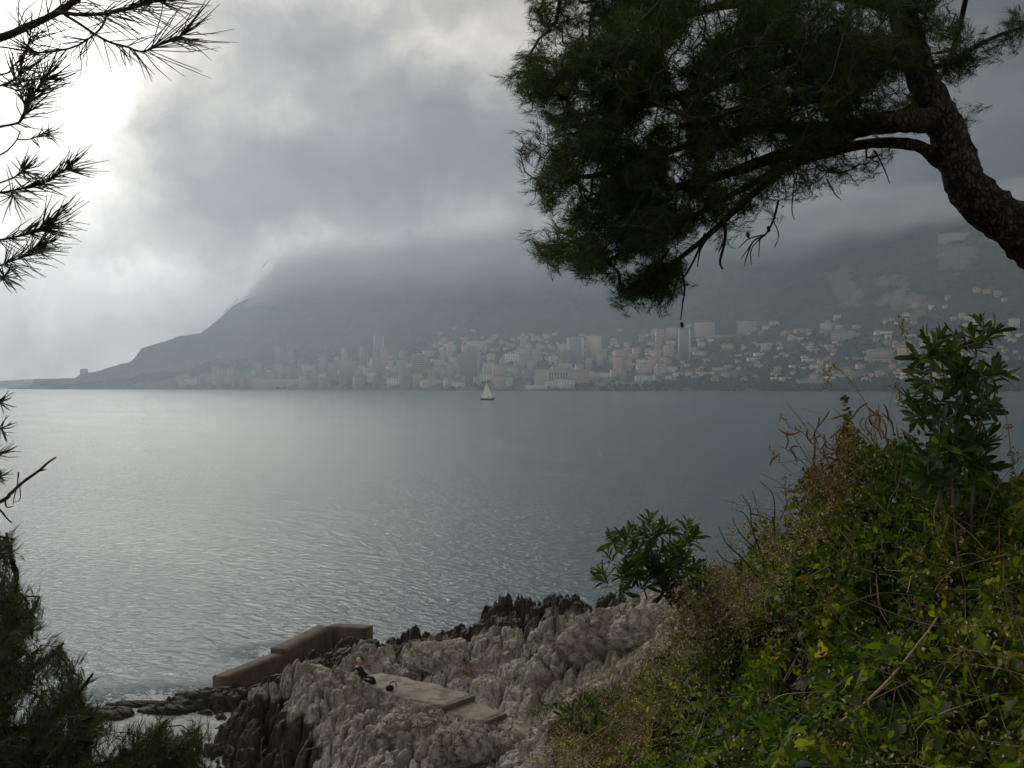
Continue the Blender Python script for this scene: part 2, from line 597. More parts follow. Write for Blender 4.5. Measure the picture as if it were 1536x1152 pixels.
def axis(lo, flo, fhi, hi, step, grow=1.25):
    a = list(np.arange(flo, fhi + 1e-6, step))
    s, x = step, flo
    left = []
    while x > lo:
        s *= grow
        x -= s
        left.append(max(x, lo))
    s, x = step, fhi
    right = []
    while x < hi:
        s *= grow
        x += s
        right.append(min(x, hi))
    return np.array(left[::-1] + a + right)


def grid_faces(nr, nc):
    i = np.arange(nr - 1)[:, None] * nc
    j = np.arange(nc - 1)[None]
    return np.stack([i + j, i + j + 1, i + nc + j + 1, i + nc + j], -1).reshape(-1, 4)


# ------------------------------------------------------------------ the rocky shore below the camera (a height field)
CTRL = [  # photo pixel and depth of points on the ground
    # rocks before the path
    (450, 1010, 34), (400, 1025, 34.5), (540, 1020, 33.6), (600, 1062, 32.3), (650, 1085, 31.3), (730, 1100, 30.3), (780, 1115, 29.3),
    (480, 1060, 31.8), (560, 1085, 30), (520, 1110, 28), (620, 1120, 27), (740, 1110, 27), (700, 1150, 25), (560, 1150, 25.5), (800, 1140, 23.5),
    (380, 1060, 33.8), (430, 1100, 32.0), (350, 1080, 34.2),
    # rocks behind the path
    (560, 985, 40), (600, 990, 40), (660, 1000, 38.5), (720, 985, 39), (800, 985, 38), (850, 985, 36), (900, 950, 37), (960, 935, 35), (1000, 912, 34.5),
    (860, 1010, 33), (830, 1045, 31.8), (900, 1010, 30), (980, 980, 28), (1050, 930, 29),
    # crest above the water
    (560, 962, 44), (600, 968, 44), (650, 968, 43), (700, 948, 44), (760, 921, 45), (810, 911, 45), (870, 912, 43), (930, 898, 41), (1000, 884, 38), (1060, 862, 34), (1120, 862, 28),
    # wall foot
    (500, 985, 44), (440, 1016, 42), (345, 1048, 39.4), (300, 1056, 38.6), (250, 1064, 38),
    # slope under the thicket
    (900, 1060, 24), (850, 1115, 22), (1000, 1060, 17), (950, 1135, 15), (1150, 960, 18), (830, 1160, 19),
]
cp = [P(*c) for c in CTRL]
cp += [np.array(q, float) for q in [
    (2.4, 30.4, 1.0), (0.68, 32.3, 1.0), (-1.2, 33.7, 1.15), (-2.0, 34.4, 1.35), (-3.4, 35.4, 1.45), (-4.9, 36.4, 1.5),      # path bed
    (0, 0, 10.3), (3, 3, 10.3), (6, 6, 10.3), (2, 5.5, 10.0), (1.7, 8, 8.9), (3.5, 10, 8.9), (0.4, 9, 8.3), (0.6, 12, 7.1), (0.9, 16, 5.7),
    (8, 15, 9.5), (9, 24, 8.2), (11, 33, 6.5), (13, 40, 3.5), (12, 46, -2), (-2, 5, 9.2), (-2, 10, 6.6), (-3, 16, 3.6), (-4, 20, 2.2), (-1.5, 20.5, 3.2),
    (-7, 8, 6.0), (-9, 14, 2.0), (-10, 3, 8), (-12, 9, 2),
    # sea bed round the rocks
    (-9.9, 31.5, -1.2), (-7.5, 30.2, -1.0), (-6.3, 28, -1.0), (-6.5, 24, -1.2), (-11, 36.0, -1.0), (-12, 34, -1.4), (-14.6, 38, -0.8), (-12.5, 40.2, -0.8), (-10.5, 42.5, -0.8),
    (-9.2, 46.5, -1.3), (-6, 48, -1.4), (-4.4, 47, -1.2), (-3, 46.5, -1.2), (-1.5, 47.5, -1.4), (0.5, 48.5, -1.4), (2.5, 48, -1.2), (5, 46, -1.4), (7.5, 43, -1.2), (9.5, 40.5, -0.5),
    (-16, 30, -2), (-20, 40, -2.5), (-12, 22, -1.8), (-14, 50, -2.5), (0, 56, -3), (-13, 16, -1), (-20, 10, -2),
    (14, 54, -3)]]
cp = np.array(cp)


class RBF:
    def __init__(self, pts, vals, smooth=0.02):
        self.p = pts
        n = len(pts)
        r = np.linalg.norm(pts[:, None] - pts[None], axis=-1)
        A = np.zeros((n + 3, n + 3))
        A[:n, :n] = r + 0 * np.eye(n) - smooth * np.eye(n)
        A[:n, n] = A[n, :n] = 1
        A[:n, n + 1:] = pts
        A[n + 1:, :n] = pts.T
        bv = np.zeros(n + 3)
        bv[:n] = vals
        self.w = np.linalg.solve(A, bv)

    def __call__(self, q):
        q = np.asarray(q, float)
        out = np.empty(len(q))
        for i in range(0, len(q), 40000):
            s = q[i:i + 40000]
            r = np.sqrt(((s[:, None] - self.p[None]) ** 2).sum(-1))
            out[i:i + 40000] = r @ self.w[:-3] + self.w[-3] + s @ self.w[-2:]
        return out


ground_rbf = RBF(cp[:, :2], cp[:, 2])

PATH = np.array([(2.6, 30.0, 1.02), (0.9, 32.0, 1.12), (-0.55, 33.1, 1.18), (-0.56, 33.11, 1.29), (-1.75, 34.05, 1.42), (-1.76, 34.06, 1.54), (-3.4, 35.2, 1.62), (-5.2, 36.4, 1.66)])
PHALF = np.array([0.5, 0.5, 0.6, 0.6, 0.78, 0.78, 0.95, 0.9])


def path_dist(x, y):
    d = np.full(x.shape, 99.0)
    zz = np.zeros(x.shape)
    hw = np.ones(x.shape)
    for i in range(len(PATH) - 1):
        a, b2 = PATH[i], PATH[i + 1]
        ab = b2[:2] - a[:2]
        L = (ab ** 2).sum()
        tt = np.clip(((x - a[0]) * ab[0] + (y - a[1]) * ab[1]) / L, 0, 1)
        dd = np.hypot(x - a[0] - tt * ab[0], y - a[1] - tt * ab[1])
        near = dd < d
        d = np.where(near, dd, d)
        zz = np.where(near, np.minimum(a[2], b2[2]) if L < 0.01 else a[2] + tt * (b2[2] - a[2]), zz)
        hw = np.where(near, PHALF[i] + tt * (PHALF[i + 1] - PHALF[i]), hw)
    return d, zz, hw


def shore_height(x, y):
    """ground height and how rocky it is, for arrays x, y"""
    base = ground_rbf(np.stack([x, y], -1))
    wx = x + 0.5 * (fbm(x * 0.9, y * 0.9, 3) - 0.5) * 1.6
    wy = y + 0.5 * (fbm(x * 0.9, y * 0.9, 31) - 0.5) * 1.6
    f1, f2, cid = worley(wx * 0.50, wy * 0.50, 5)
    g1, g2, gid = worley(wx * 1.55 + 3.3, wy * 1.6, 11)
    k1, k2, kid = worley(wx * 4.2, wy * 3.8 + 7, 19)
    lump = 1.15 * (0.26 - f1 * f1) + 0.55 * (cid - 0.5) - 0.55 * np.exp(-((f2 - f1) / 0.07) ** 2)
    lump2 = 0.26 * (0.35 - g1 * g1) + 0.22 * (gid - 0.5) - 0.42 * np.exp(-((g2 - g1) / 0.10) ** 2)
    lump3 = 0.06 * (0.5 - k1) - 0.09 * np.exp(-((k2 - k1) / 0.13) ** 2) + 0.05 * (kid - 0.5)
    ridge = 0.26 * (0.4 - np.abs(2 * fbm(x * 3.2, y * 2.0, 41, 4) - 1) ** 0.8)
    rocky = sstep(19, 23, y + 0.35 * np.minimum(x, 0)) * (1 - 0.5 * sstep(9, 12, x))
    near_sea = sstep(41.5, 43.5, y + 0.55 * np.maximum(x, 0) * (y > 30)) + sstep(-5.0, -7.5, x) * sstep(34.5, 33, y)
    amp = np.clip(rocky, 0.12 + 0.4 * sstep(8, 14, y), 1)
    dp, _, hwp = path_dist(x, y)
    amp = amp * (1 - 0.6 * sstep(2.6, 0.6, dp) * (y < 36.5 - 0.45 * (x + 4)))
    z = base + amp * (0.85 * lump + lump2 + lump3 + ridge)
    # bedding ledges
    q = z / 0.42 + 1.3 * fbm(x * 0.7, y * 0.7, 61, 3)
    fl = np.floor(q)
    led = (fl + sstep(0.25, 0.75, q - fl) - q) * 0.42
    z = z + 0.55 * amp * led
    # jagged teeth towards the water
    t1, t2, tid = worley(wx * 1.0 + 1.7, wy * 0.9, 57)
    teeth = 0.75 * t1 + 0.5 * (1 - tid) + 0.35 * np.abs(2 * fbm(x * 2.2, y * 2.2, 58, 4) - 1)
    z = z + np.clip(near_sea, 0, 1) * (0.55 - 0.9 * teeth) * 0.9 * sstep(-1.5, 0.6, base)
    d, pz, hw = path_dist(x, y)
    k = sstep(hw + 0.55, hw + 0.02, d)
    z = z * (1 - k) + (pz - 0.10) * k
    # a dip in the rocks before the seat
    ppx = x / np.maximum(y, 1) * FPX + CX
    cap = CAMZ - (np.interp(ppx, [515, 530, 545, 572, 600, 640, 700, 800, 860], [985, 1003, 1021, 1033, 1040, 1052, 1078, 1104, 1112]) - HY) / FPX * y
    kd = (y > 27) * sstep(510, 525, ppx) * sstep(850, 820, ppx) * (y < np.interp(ppx, [570, 640, 720, 820], [35.3, 33.4, 32.2, 31.2]))
    z = np.where(kd > 0, z * (1 - kd) + np.minimum(z, cap) * kd, z)
    # the person's seat, a level ledge
    k = sstep(0.85, 0.45, np.hypot(x + 5.15, y - 36.15))
    z = z * (1 - k) + 1.52 * k
    return z, base, rocky, np.clip(near_sea, 0, 1)


gx = axis(-45, -11.5, 7.5, 60, 0.045, 1.35)
gy = axis(-12, 22.5, 48.0, 62, 0.045, 1.25)
GX, GY = np.meshgrid(gx, gy)
gz, gbase, grock, gsea = shore_height(GX.ravel(), GY.ravel())
X_, Y_ = GX.ravel(), GY.ravel()
# let the heightfield run well under the sea away from the cape
gz = np.where((X_ < -16) & (Y_ > 18), np.minimum(gz, -1.5), gz)
crest = 40.6 - 0.42 * np.maximum(X_, 0) - 0.9 * np.maximum(X_ - 3, 0) * 0.3
tide = sstep(crest - 2.0, crest + 2.6, Y_ + 2.0 * (fbm(X_ * 0.8, Y_ * 0.8, 88, 4) - 0.5)) * sstep(12, 7, X_)
tide = np.maximum(tide, sstep(-4.9, -6.6, X_ + 1.6 * (fbm(X_, Y_, 77) - 0.5)) * sstep(2.0, 1.2, gz + 0.9 * (fbm(X_ * 1.5, Y_ * 1.5, 78) - 0.5)) * sstep(28, 29, Y_))
tide = np.maximum(tide, sstep(0.75, 0.35, gz))
tide = np.maximum(tide, sstep(-8.0, -9.0, X_) * sstep(35, 36, Y_))
soil = sstep(24, 18, Y_) * 1.0 + sstep(4.4, 6.2, X_) * sstep(38, 32, Y_) * 0.9
soil = np.maximum(soil, 0.75 * sstep(27, 22, Y_) * sstep(-0.2, 1.2, X_))
gz = np.clip(gz, -5.0, 11.2)
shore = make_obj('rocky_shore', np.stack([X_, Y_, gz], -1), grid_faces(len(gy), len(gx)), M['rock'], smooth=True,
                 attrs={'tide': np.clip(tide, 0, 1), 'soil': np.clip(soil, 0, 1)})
tag(shore, kind='structure')


def ground_z(x, y):
    return shore_height(np.atleast_1d(np.asarray(x, float)), np.atleast_1d(np.asarray(y, float)))[0]


# the sea sheet, with foam where it breaks on the shore and some sun glitter painted as foam
sxa = axis(-9000, -24, 8, 9000, 0.25, 1.35)
sya = axis(-60, 26, 56, 9000, 0.25, 1.35)
SX, SY = np.meshgrid(sxa, sya)
SXf, SYf = SX.ravel(), SY.ravel()
foam = np.zeros(len(SXf))
sel = (np.abs(SXf) < 40) & (SYf < 70) & (SYf > 10)
bz = ground_rbf(np.stack([SXf[sel], SYf[sel]], -1))
fo = sstep(-1.6, 0.05, bz) * sstep(-5.5, -8.0, SXf[sel]) * 0.62
surf_glint = sstep(30, 33, SYf[sel]) * sstep(43, 38.5, SYf[sel]) * sstep(-8.0, -9.5, SXf[sel]) * sstep(-19, -13.5, SXf[sel])  # surf in the inlet, with bright sun glitter painted in as white foam
fo = np.maximum(fo, surf_glint * 1.15)
edge = np.exp(-(((SXf[sel] + 10.7) / 1.9) ** 2 + ((SYf[sel] - 46.4) / 1.2) ** 2))
fo = np.maximum(fo, edge * 1.2)
wash = sstep(-1.1, -0.15, bz) * sstep(-4.0, -6.0, SXf[sel]) * 0.95
fo = np.maximum(fo, wash)
foam[sel] = fo
sea = make_obj('sea', np.stack([SXf, SYf, np.zeros(len(SXf))], -1), grid_faces(len(sya), len(sxa)), M['sea'], attrs={'foam': foam})
tag(sea, kind='structure')

# concrete path with its two steps
mbp = MB()
c = np.array(PATH)
tang = np.gradient(c[:, :2], axis=0)
tang = unit(tang)
nrm = np.stack([-tang[:, 1], tang[:, 0]], -1)
for i0, i1 in ((0, 2), (3, 4), (5, 7)):
    pts = spline(c[i0:i1 + 1], 6) if i1 - i0 > 1 else np.array([c[i0] + (c[i1] - c[i0]) * q for q in np.linspace(0, 1, 6)])
    hw = np.interp(np.linspace(0, 1, len(pts)), np.linspace(0, 1, i1 - i0 + 1), PHALF[i0:i1 + 1])
    tg = unit(np.gradient(pts[:, :2], axis=0))
    nn = np.stack([-tg[:, 1], tg[:, 0]], -1)
    cols = np.linspace(-1, 1, 7)
    V = []
    for q in range(len(pts)):
        for e in cols:
            jig = 0.30 * (random.random() - 0.5) if abs(e) == 1 else 0
            V.append((pts[q, 0] + nn[q, 0] * (e * hw[q] + jig), pts[q, 1] + nn[q, 1] * (e * hw[q] + jig), pts[q, 2] + 0.012 * random.random()))
    V = np.array(V)
    top = len(V)
    Vb = V.copy()
    Vb[:, 2] -= 0.28
    nr, nc = len(pts), len(cols)
    F = grid_faces(nr, nc)
    ring = list(range(nc)) + [r * nc + nc - 1 for r in range(1, nr)] + [(nr - 1) * nc + k for k in range(nc - 2, -1, -1)] + [r * nc for r in range(nr - 2, 0, -1)]
    side = [(ring[k], ring[k - 1], ring[k - 1] + top, ring[k] + top) for k in range(len(ring))]
    mbp.add(np.concatenate([V, Vb]), f4=np.concatenate([F, np.array(side)]))
path = mbp.build('path', M['path'])
tag(path, kind='structure')
mbs = MB()
for i in (3, 5):
    a = c[i]
    n2 = nrm[i]
    hw = PHALF[i]
    tdir = unit(c[i, :2] - c[i - 2, :2])
    n2 = np.array([-tdir[1], tdir[0]])
    p = a[:2] - tdir * 0.045
    q0, q1 = p - n2 * hw, p + n2 * hw
    poly = [tuple(q0), tuple(q0 + tdir * 0.16), tuple(q1 + tdir * 0.16), tuple(q1)]
    mbs.prism(poly, a[2] - 0.3, a[2] + 0.022)
st = mbs.build('path_step_edge', M['riser'])
tag(st, kind='structure')

# ------------------------------------------------------------------ the mountain across the bay
EL_PX = [-400, 0, 22, 46, 52, 112, 122, 140, 160, 195, 201, 212, 225, 255, 275, 300, 315, 335, 352, 400, 500, 700, 900, 1050, 1250, 1420, 1536, 1800, 2300]
EL_E = [0, 0, 1, 3, 14, 15, 22, 24, 31, 41, 45, 61, 65, 73, 80, 83, 93, 110, 126, 146, 168, 188, 192, 208, 234, 258, 284, 290, 240]
Y0_PX = [-400, 0, 300, 700, 1200, 1536, 2300]
Y0_Y = [4600, 4500, 3900, 2800, 2350, 2250, 2200]


def crest_e(px):
    return np.interp(px, EL_PX, EL_E)


def shore_y(px):
    return np.interp(px, Y0_PX, Y0_Y)


def crest_run(px):
    return 160 + crest_e(px) * np.interp(px, [300, 900, 1536], [7.0, 6.2, 3.3])


def hill_z(px, s):
    """terrain height at bearing px and run s (0 at the waterline, 1 at the crest, beyond 1 behind it)"""
    Y = shore_y(px) + s * crest_run(px)
    E = crest_e(px)
    shape = np.where(s < 1, 0.42 * s + 0.58 * s ** 2, 1.0)
    x = (px - CX) / FPX * Y
    ridg = fbm(x / 260.0, Y / 520.0, 201, 5) - 0.5
    fine = fbm(x / 55.0, Y / 70.0, 222, 4) - 0.5
    e = E * shape * (1 + 0.75 * ridg * sstep(0.25, 0.7, s) * sstep(1.0, 0.8, s) * sstep(15, 80, E)) + 1.5 * sstep(0, 0.03, s)
    z = CAMZ - (HY + 7.4 - (HY - HY) - HY - e) / FPX * Y - 0.0
    z = CAMZ + (e - CAMZ / shore_y(px) * FPX) / FPX * Y * np.where(s < 1, 1, 1)
    z = z + fine * 16 * sstep(0.1, 0.4, s) * sstep(5, 40, E)
    z = np.where(s > 1, z - (s - 1) * 900 * sstep(5, 60, E) - (s - 1) * 30, z)
    return x, Y, z


hp = np.arange(-420, 2120, 3.0)
hs = np.concatenate([[-0.03, -0.01], np.linspace(0, 1, 95), np.linspace(1.02, 1.6, 12)])
HPX, HS = np.meshgrid(hp, hs)
hx, hy, hz = hill_z(HPX.ravel(), HS.ravel())
hz = np.where(HS.ravel() < 0, -3.0, hz)
hz = np.maximum(hz, -5.0)
hz = np.where(crest_e(HPX.ravel()) < 0.5, -3.0, hz)
m, t, bs, out = mat_new('mountain_scrub')
pos = t.node('ShaderNodeNewGeometry').outputs['Position']
n1 = t.noise(pos, 0.006, 7, 0.6)
n2 = t.noise(pos, 0.05, 6, 0.65)
n4 = t.noise(pos, 0.022, 8, 0.7)
c = t.mix(t.mapr(t.math('ADD', t.math('MULTIPLY', n2, 0.5), t.math('MULTIPLY', n4, 0.5)), 0.38, 0.62), (0.010, 0.020, 0.011), (0.085, 0.090, 0.056))
rk = t.attr('rock')
rockc = t.mix(t.noise(t.vmath('MULTIPLY', pos, (1, 1, 0.35)), 0.06, 7, 0.65), (0.045, 0.042, 0.036), (0.33, 0.285, 0.245))
c = t.mix(t.mapr(t.math('ADD', t.math('ADD', t.math('MULTIPLY', n1, 0.35), t.math('MULTIPLY', n4, 0.95)), rk), 0.88, 1.0), c, rockc)
t.put(bs.inputs['Base Color'], c)
bs.inputs['Roughness'].default_value = 0.95
bs.inputs['Specular IOR Level'].default_value = 0.1
M['mountain'] = m


def patch(px, py, rx, ry):
    """cliff of bare rock at the given bearing and height"""
    ppy = HY - (hz - CAMZ) / np.maximum(hy, 1) * FPX
    return np.exp(-(((HPX.ravel() - px) / rx) ** 2 + ((ppy - py) / ry) ** 2))


rockm = 0.42 * np.maximum.reduce([patch(1272, 440, 32, 35), patch(1262, 415, 30, 20), patch(1350, 450, 55, 22), patch(1330, 420, 40, 15), patch(1440, 385, 45, 28), patch(1380, 475, 20, 20),
                                 patch(1250, 500, 30, 22), patch(1500, 350, 60, 25), patch(960, 575, 120, 6), patch(1150, 578, 150, 7), patch(1250, 572, 60, 8), patch(250, 545, 30, 12) * 0.5])
hill = make_obj('mountain', np.stack([hx, hy, hz], -1), grid_faces(len(hs), len(hp)), M['mountain'], smooth=True, attrs={'rock': rockm})
tag(hill, kind='structure')

# the faint headland far beyond, at the left end of the horizon
fp = np.arange(-900, 66, 4.0)
fsx = np.linspace(0, 1, 9)
FP, FS = np.meshgrid(fp, fsx)
FP, FS = FP.ravel(), FS.ravel()
prof = np.interp(FP, [-900, -300, -60, 0, 30, 60, 66], [40, 30, 17, 10.5, 12.5, 14, 0])
fY = 6400 + 900 * FS
fz = -2 + (CAMZ * 0.3 + prof / FPX * 6900) * np.sin(pi * FS) ** 0.6 * (1 + 0.25 * (fbm(FP / 40, FS * 3, 301) - 0.5))
far = make_obj('far_headland', np.stack([(FP - CX) / FPX * fY, fY, fz], -1), grid_faces(len(fsx), len(fp)), M['mountain'], smooth=True, attrs={'rock': np.zeros(len(FP))})
tag(far, kind='structure')


def s_of(px, py):
    """run s on the slope whose point shows at (px, py)"""
    ss = np.linspace(0, 1, 400)
    x, Y, z = hill_z(np.full(400, float(px)), ss)
    q = HY - (z - CAMZ) / Y * FPX
    hit = np.nonzero(q <= py)[0]
    return ss[hit[0]] if len(hit) else 1.0


# ------------------------------------------------------------------ the town
def mat_facade(name, col, win, sx_, sz_, var=0.12):
    """painted render with rows of windows and balconies"""
    m, t, bs, out = mat_new(name)
    pos = t.node('ShaderNodeTexCoord').outputs['Object']
    br = t.node('ShaderNodeTexBrick')
    s = t.node('ShaderNodeSeparateXYZ')
    t.put(s.inputs[0], pos)
    cmb = t.node('ShaderNodeCombineXYZ')
    t.put(cmb.inputs[0], t.math('ADD', s.outputs[0], s.outputs[1]))
    t.put(cmb.inputs[1], s.outputs[2])
    t.put(br.inputs['Vector'], cmb.outputs[0])
    br.offset = 0.0
    br.inputs['Scale'].default_value = 1.0
    br.inputs['Brick Width'].default_value = sx_
    br.inputs['Row Height'].default_value = sz_
    br.inputs['Mortar Size'].default_value = 0.9
    br.inputs['Mortar Smooth'].default_value = 0.0
    br.inputs['Color1'].default_value = (*win, 1)
    br.inputs['Color2'].default_value = (*[q * 1.4 for q in win], 1)
    rnd = t.node('ShaderNodeObjectInfo').outputs['Random']
    cc = t.mix(rnd, tuple(q * (1 - var * 1.6) for q in col), tuple(min(1, q * (1 + var)) for q in col))
    t.put(br.inputs['Mortar'], cc)
    t.put(bs.inputs['Base Color'], br.outputs[0])
    bs.inputs['Roughness'].default_value = 0.8
    return m


FAC = {
    'cream': mat_facade('cream_facade', (0.74, 0.61, 0.45), (0.10, 0.10, 0.10), 4.0, 3.2),
    'white': mat_facade('white_facade', (0.84, 0.81, 0.75), (0.16, 0.16, 0.17), 4.5, 3.2),
    'pink': mat_facade('pink_facade', (0.63, 0.45, 0.36), (0.10, 0.08, 0.08), 4.0, 3.3),
    'brown': mat_facade('brown_facade', (0.36, 0.25, 0.20), (0.06, 0.05, 0.05), 3.6, 3.1),
    'grey': mat_facade('grey_facade', (0.42, 0.43, 0.44), (0.08, 0.085, 0.09), 3.8, 3.1),
    'dark': mat_facade('dark_facade', (0.17, 0.16, 0.16), (0.045, 0.045, 0.05), 3.2, 3.1),
    'ochre': mat_facade('ochre_facade', (0.68, 0.52, 0.32), (0.12, 0.10, 0.08), 4.2, 3.4),
}
M['roof_tile'] = mat_simple('roof_tiles', (0.30, 0.15, 0.09), 0.85, 0.2, 0.5)
M['roof_flat'] = mat_simple('flat_roof_gravel', (0.34, 0.32, 0.30), 0.9, 0.15, 0.4)
M['trim'] = mat_simple('white_trim', (0.66, 0.64, 0.60), 0.7, 0.05, 1.0)
M['glass'] = mat_simple('window_glass', (0.04, 0.05, 0.06), 0.25, 0.1, 1.0)


def plain_block(w_, d, h):
    mb = MB().box(-w_ / 2, w_ / 2, -d / 2, d / 2, -14, h)
    return mb


def block_parts(root, w_, d, h, fac, roof='flat', bands=False, core=False):
    wl = MB().box(-w_ / 2, w_ / 2, -d / 2, d / 2, -14, h).build('wall', FAC[fac], root)
    if roof == 'flat':
        mb = MB().box(-w_ / 2 - 0.3, w_ / 2 + 0.3, -d / 2 - 0.3, d / 2 + 0.3, h, h + 0.9)
        mb.box(-w_ * 0.18, w_ * 0.2, -d * 0.2, d * 0.25, h + 0.9, h + 3.4)
        mb.build('roof', M['roof_flat'], root)
    elif roof == 'hip':
        e = 0.6
        v = [(-w_ / 2 - e, -d / 2 - e, h), (w_ / 2 + e, -d / 2 - e, h), (w_ / 2 + e, d / 2 + e, h), (-w_ / 2 - e, d / 2 + e, h), (-w_ / 4, 0, h + min(w_, d) * 0.28), (w_ / 4, 0, h + min(w_, d) * 0.28)]
        MB().add(v, [(0, 4, 3), (1, 2, 5)], [(0, 1, 5, 4), (2, 3, 4, 5), (0, 3, 2, 1)]).build('roof', M['roof_tile'], root)
    if bands:
        n = max(3, int(h / 6.5))
        for k in range(n):
            z = (k + 0.6) * h / n
            MB().box(-w_ / 2 - 1.1, w_ / 2 + 1.1, -d / 2 - 1.2, -d / 2 - 0.02, z, z + 1.2).build('balcony', M['trim'], root)
    if core:
        MB().box(-w_ / 2 - 0.5, -w_ / 2 + w_ * 0.14, -d / 2 - 0.6, -d / 2 - 0.02, 0, h - 1).build('corner_strip', M['trim'], root)
        MB().box(w_ / 2 - w_ * 0.14, w_ / 2 + 0.5, -d / 2 - 0.6, -d / 2 - 0.02, 0, h - 1).build('corner_strip', M['trim'], root)


def site(x0, x1, yt, yb):
    """place, width and height of a building showing over these photo pixels and standing on the slope"""
    px = (x0 + x1) / 2
    s = max(s_of(px, yb), 0.012)
    x, Y, z = (q[0] for q in hill_z(np.array([px]), np.array([s])))
    base_py = HY - (z - CAMZ) / Y * FPX
    return x, Y, z, (x1 - x0) / FPX * Y, (base_py - yt) / FPX * Y


LAND = [  # x0, x1, top, bottom, facade, roof, bands, strips, name, label, category
    (560, 575, 504, 548, 'grey', 'flat', 0, 1, 'tower_block', 'slim dark tower with pale corner strips standing alone above the left half of the town', 'tower'),
    (617, 637, 531, 574, 'brown', 'flat', 1, 0, 'tower_block', 'brown tower block with bands of balconies near the waterfront, left of the sailboat', 'tower'),
    (508, 534, 542, 578, 'grey', 'flat', 0, 0, 'apartment_block', 'broad grey-blue apartment slab by the water at the left part of the town', 'building'),
    (690, 716, 528, 574, 'brown', 'flat', 0, 0, 'apartment_block', 'reddish brown slab directly behind the sailboat', 'building'),
    (699, 730, 512, 529, 'cream', 'flat', 0, 0, 'apartment_block', 'wide cream block on the slope above the reddish slab behind the sailboat', 'building'),
    (411, 424, 520, 560, 'grey', 'flat', 1, 0, 'tower_block', 'left one of two pale grey twin towers above the long white banded building', 'tower'),
    (430, 440, 517, 558, 'grey', 'flat', 1, 0, 'tower_block', 'right one of two pale grey twin towers above the long white banded building', 'tower'),
    (380, 461, 569, 582, 'white', 'flat', 1, 0, 'terraced_building', 'long low white banded building on the waterline at the left of the town', 'building'),
    (476, 495, 568, 581, 'grey', 'flat', 0, 0, 'apartment_block', 'small grey block on the waterline beside the long white banded building', 'building'),
    (851, 876, 505, 548, 'grey', 'flat', 0, 1, 'tower_block', 'grey tower with a bright white corner strip, tallest at the centre of the town', 'tower'),
    (879, 903, 504, 544, 'cream', 'flat', 0, 0, 'tower_block', 'cream slab tower joined to the right of the grey white-cornered tower', 'tower'),
    (839, 857, 526, 552, 'brown', 'flat', 0, 0, 'tower_block', 'brown block standing in front of the grey white-cornered tower', 'building'),
    (776, 795, 522, 548, 'cream', 'flat', 1, 0, 'tower_block', 'cream balconied block between the sailboat and the brown block', 'building'),
    (740, 760, 548, 576, 'pink', 'flat', 0, 0, 'apartment_block', 'pinkish waterfront block just right of the sailboat', 'building'),
    (1018, 1036, 492, 544, 'brown', 'flat', 0, 1, 'tower_block', 'tall slim brown tower with pale edges right of the pine tip, highest on that slope', 'tower'),
    (981, 998, 549, 561, 'white', 'flat', 0, 0, 'villa', 'small white square block among dark trees by the shore, below the slim brown tower', 'building'),
    (978, 997, 494, 506, 'cream', 'flat', 0, 0, 'apartment_block', 'cream block on the slope, left of the slim brown tower', 'building'),
    (1000, 1016, 492, 507, 'pink', 'flat', 0, 0, 'apartment_block', 'pink block touching the left side of the slim brown tower', 'building'),
    (1043, 1073, 484, 505, 'cream', 'flat', 1, 0, 'apartment_block', 'long cream banded block on the slope, right of the slim brown tower', 'building'),
    (1109, 1136, 482, 501, 'pink', 'flat', 1, 0, 'apartment_block', 'broad pinkish banded block higher up the slope towards the cliffs', 'building'),
    (1232, 1249, 485, 497, 'white', 'flat', 0, 0, 'villa', 'bright white square block at the foot of the rock cliffs', 'building'),
    (1142, 1157, 515, 528, 'cream', 'flat', 0, 0, 'villa', 'pale yellow cube house among trees on the middle slope', 'house'),
    (1250, 1292, 500, 511, 'grey', 'flat', 1, 0, 'apartment_block', 'long grey terraced block below the cliffs', 'building'),
    (1412, 1462, 350, 361, 'white', 'flat', 1, 0, 'hilltop_hotel', 'long pale building on top of the cliff below the leaning pine trunk', 'building'),
    (1516, 1531, 478, 492, 'white', 'flat', 0, 0, 'villa', 'white block at the right edge of the photo, right of the tall leafy shrub', 'building'),
    (1304, 1341, 524, 543, 'pink', 'flat', 1, 0, 'apartment_block', 'wide pinkish terraced block above the pale retaining wall, left of the leafy shrub', 'building'),
    (1350, 1383, 521, 543, 'pink', 'hip', 0, 0, 'villa', 'pink tiled-roof mansion behind the leaves of the tall shrub', 'house'),
    (119, 130, 554, 566, 'grey', 'flat', 0, 0, 'museum_building', 'square grey building standing up from the headland at the far left', 'building'),
]
bld = []
for (x0, x1, yt, yb, fac, roof, bands, core, nm, lab, cat) in LAND:
    x, Y, z, w_, h = site(x0, x1, yt, yb)
    d = min(max(w_ * 0.6, 12), 26)
    e = empty(nm, (x, Y + d / 2, z), lab, cat, 'tall buildings of the town across the bay', atan2(-x, Y) * 0.9)
    block_parts(e, w_, d, h, fac, roof, bands, core)
    bld.append((x0 - 1, x1 + 1, yt, yb))

# round tower
x, Y, z, w_, h = site(921, 943, 526, 560)
e = empty('round_tower', (x, Y + w_ / 2, z), 'round brownish tower block with ring balconies above the dark wooded point', 'tower', 'tall buildings of the town across the bay')
th = np.linspace(0, 2 * pi, 24, endpoint=False)
MB().prism([(w_ / 2 * cos(a), w_ / 2 * sin(a)) for a in th], -14, h).build('wall', FAC['pink'], e)
MB().prism([(w_ / 2.3 * cos(a), w_ / 2.3 * sin(a)) for a in th], h, h + 2.5).build('roof', M['roof_flat'], e)
for k in range(7):
    zz = h * (k + 0.7) / 7.5
    MB().prism([((w_ / 2 + 1.0) * cos(a), (w_ / 2 + 1.0) * sin(a)) for a in th], zz, zz + 1.3).build('balcony', FAC['brown'], e)

